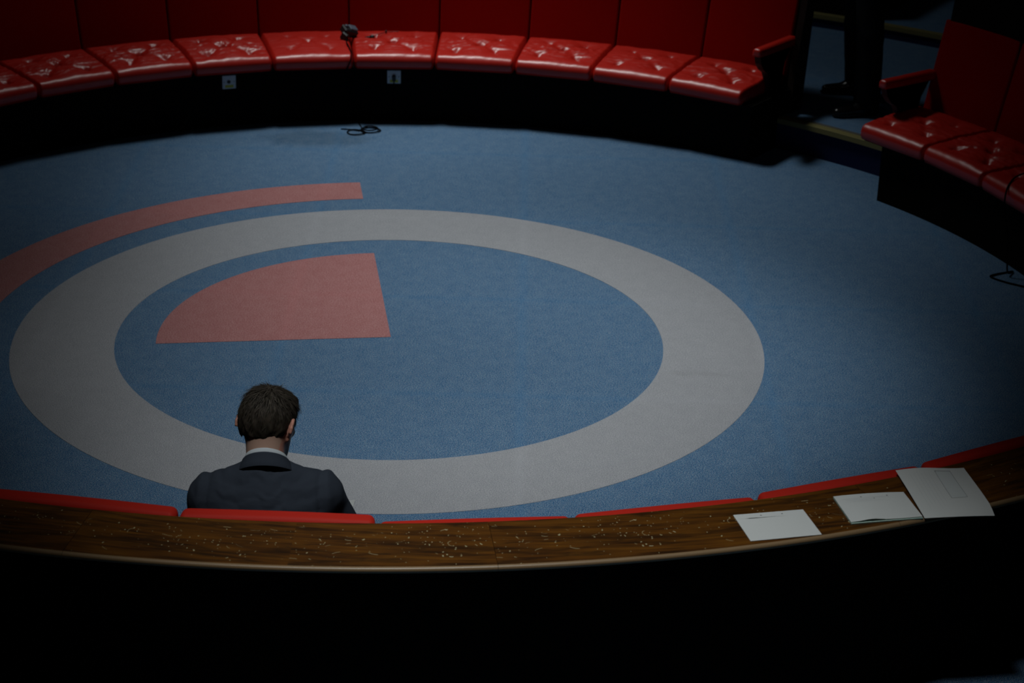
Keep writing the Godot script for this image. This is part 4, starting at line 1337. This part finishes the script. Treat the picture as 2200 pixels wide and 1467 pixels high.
func standing_man() -> void:
	var fw := Vector3(-0.94, 0, 0.34).normalized()
	var g := 0.195
	var c := Vector3(2.70, 0, -3.46)
	var hb := Basis.looking_at(fw, Vector3.UP)
	var lf := Vector3.UP.cross(fw)  # his left
	var side := lf
	var j := {
		"head": Transform3D(hb, c + Vector3(0, g + 1.66, 0) + fw * 0.03), "neck": c + Vector3(0, g + 1.49, 0) - fw * 0.01, "chest": c + Vector3(0, g + 1.25, 0), "pelvis": c + Vector3(0, g + 0.96, 0),
		"sl": c + Vector3(0, g + 1.41, 0) + side * 0.18, "sr": c + Vector3(0, g + 1.41, 0) - side * 0.18,
		"el": c + Vector3(0, g + 1.11, 0) + side * 0.23 - fw * 0.03, "er": c + Vector3(0, g + 1.11, 0) - side * 0.23 - fw * 0.03,
		"wl": c + Vector3(0, g + 1.12, 0) + side * 0.09 + fw * 0.20, "wr": c + Vector3(0, g + 1.08, 0) - side * 0.09 + fw * 0.20,
		"hl": Vector3(2.715, g + 0.90, -3.385), "hr": Vector3(2.69, g + 0.90, -3.54), "kl": Vector3(2.735, g + 0.48, -3.275), "kr": Vector3(2.705, g + 0.48, -3.60),
		"al": Vector3(2.745, g + 0.095, -3.225), "ar": Vector3(2.750, g + 0.095, -3.68), "ff": [Vector3(-0.93, 0, 0.36).normalized(), Vector3(-0.99, 0, 0.1).normalized()],
		"hfl": (-side + fw * 0.3).normalized(), "hfr": (side + fw * 0.3).normalized(), "hpl": -fw, "hpr": -fw, "htl": Vector3.UP, "htr": Vector3.UP, "curl": 0.5,
		"ra": [0.062, 0.054], "rl": [0.092, 0.084, 0.083],
		"collar": Transform3D(hb, c + Vector3(0, g + 1.515, 0)),
	}
	j.torso = [
		[c + Vector3(0, g + 1.03, 0), c + Vector3(0, g + 1.10, 0), 0.165, 0.155, 0.02, Vector3(0.8, 1, 1)],
		[c + Vector3(0, g + 1.10, 0), c + Vector3(0, g + 1.33, 0), 0.155, 0.165, 0.03, Vector3(0.78, 1, 1)],
		[j.sl, j.sr, 0.062, 0.062, 0.05, Vector3.ONE],
		[c + Vector3(0, g + 1.45, 0), j.sl, 0.068, 0.055, 0.05, Vector3.ONE],
		[c + Vector3(0, g + 1.45, 0), j.sr, 0.068, 0.055, 0.05, Vector3.ONE]]
	person("person in black trousers and shiny black shoes standing on the steps", Vector3(2.72, g, -3.46), j, M.suit_black, false)

# ------------------------------------------------------------------ build
func _ready() -> void:
	rng.seed = 1
	# camera
	var cam := Camera3D.new()
	cam.name = "camera"
	var att := CameraAttributesPhysical.new()
	att.frustum_focal_length = 73.32
	att.frustum_focus_distance = 7.4
	att.exposure_aperture = 5.2
	cam.attributes = att
	cam.fov = 18.5887
	cam.near = 0.05
	cam.far = 60.0
	add_child(cam)
	cam.position = Vector3(0.58692, 4.03276, 9.25554)
	cam.basis = Basis.from_euler(Vector3(deg_to_rad(-23.5678), 0.0, deg_to_rad(1.63356)))
	# environment: a closed room, no sky light
	var we := WorldEnvironment.new()
	we.name = "environment"
	var env := Environment.new()
	env.background_mode = Environment.BG_COLOR
	env.background_color = Color.BLACK
	env.ambient_light_source = Environment.AMBIENT_SOURCE_DISABLED
	env.tonemap_mode = Environment.TONE_MAPPER_LINEAR
	env.tonemap_exposure = 1.08
	env.sdfgi_enabled = true
	env.ssao_enabled = true
	env.ssil_enabled = true
	we.environment = env
	add_child(we)
	materials()
	# unseen ceiling lamps, cones shaped to imitate darkened view edges
	downlight(Vector3(-0.853, 6.45, -4.7), Vector3(-0.838, 0, -4.218), 55, 5.4, 0.7, "unseen wide round ceiling downlight behind the bench with sockets")
	downlight(Vector3(-0.768, 6.45, -4.166), Vector3(0.597, 0, -2.047), 23.82, 23.3, 0.6, "unseen round ceiling downlight above the bench with sockets")
	downlight(Vector3(-0.181, 6.45, 4.749), Vector3(0.124, 0, 2.416), 17.13, 11.0, 0.3, "unseen round ceiling downlight behind the seated man")
	downlight(Vector3(0.366, 6.45, 4.75), Vector3(0.931, 0, 4.447), 17.54, 12.4, 0.3, "unseen round ceiling downlight above the papers and the wooden ledge")
	downlight(Vector3(1.98, 6.45, 1.506), Vector3(0.498, 0, 0.282), 21.27, 22.4, 0.3, "unseen round ceiling downlight above the carpet emblem")
	room()
	far_bench()
	side_bench()
	near_bench()
	upper_bench()
	seated_man()
	standing_man()
	socket(-20.6, false, "white square socket with yellow sticker and nothing plugged in")
	socket(-3.38, true, "white square socket with yellow sticker and a black plug")
	papers()
	audio_pack()
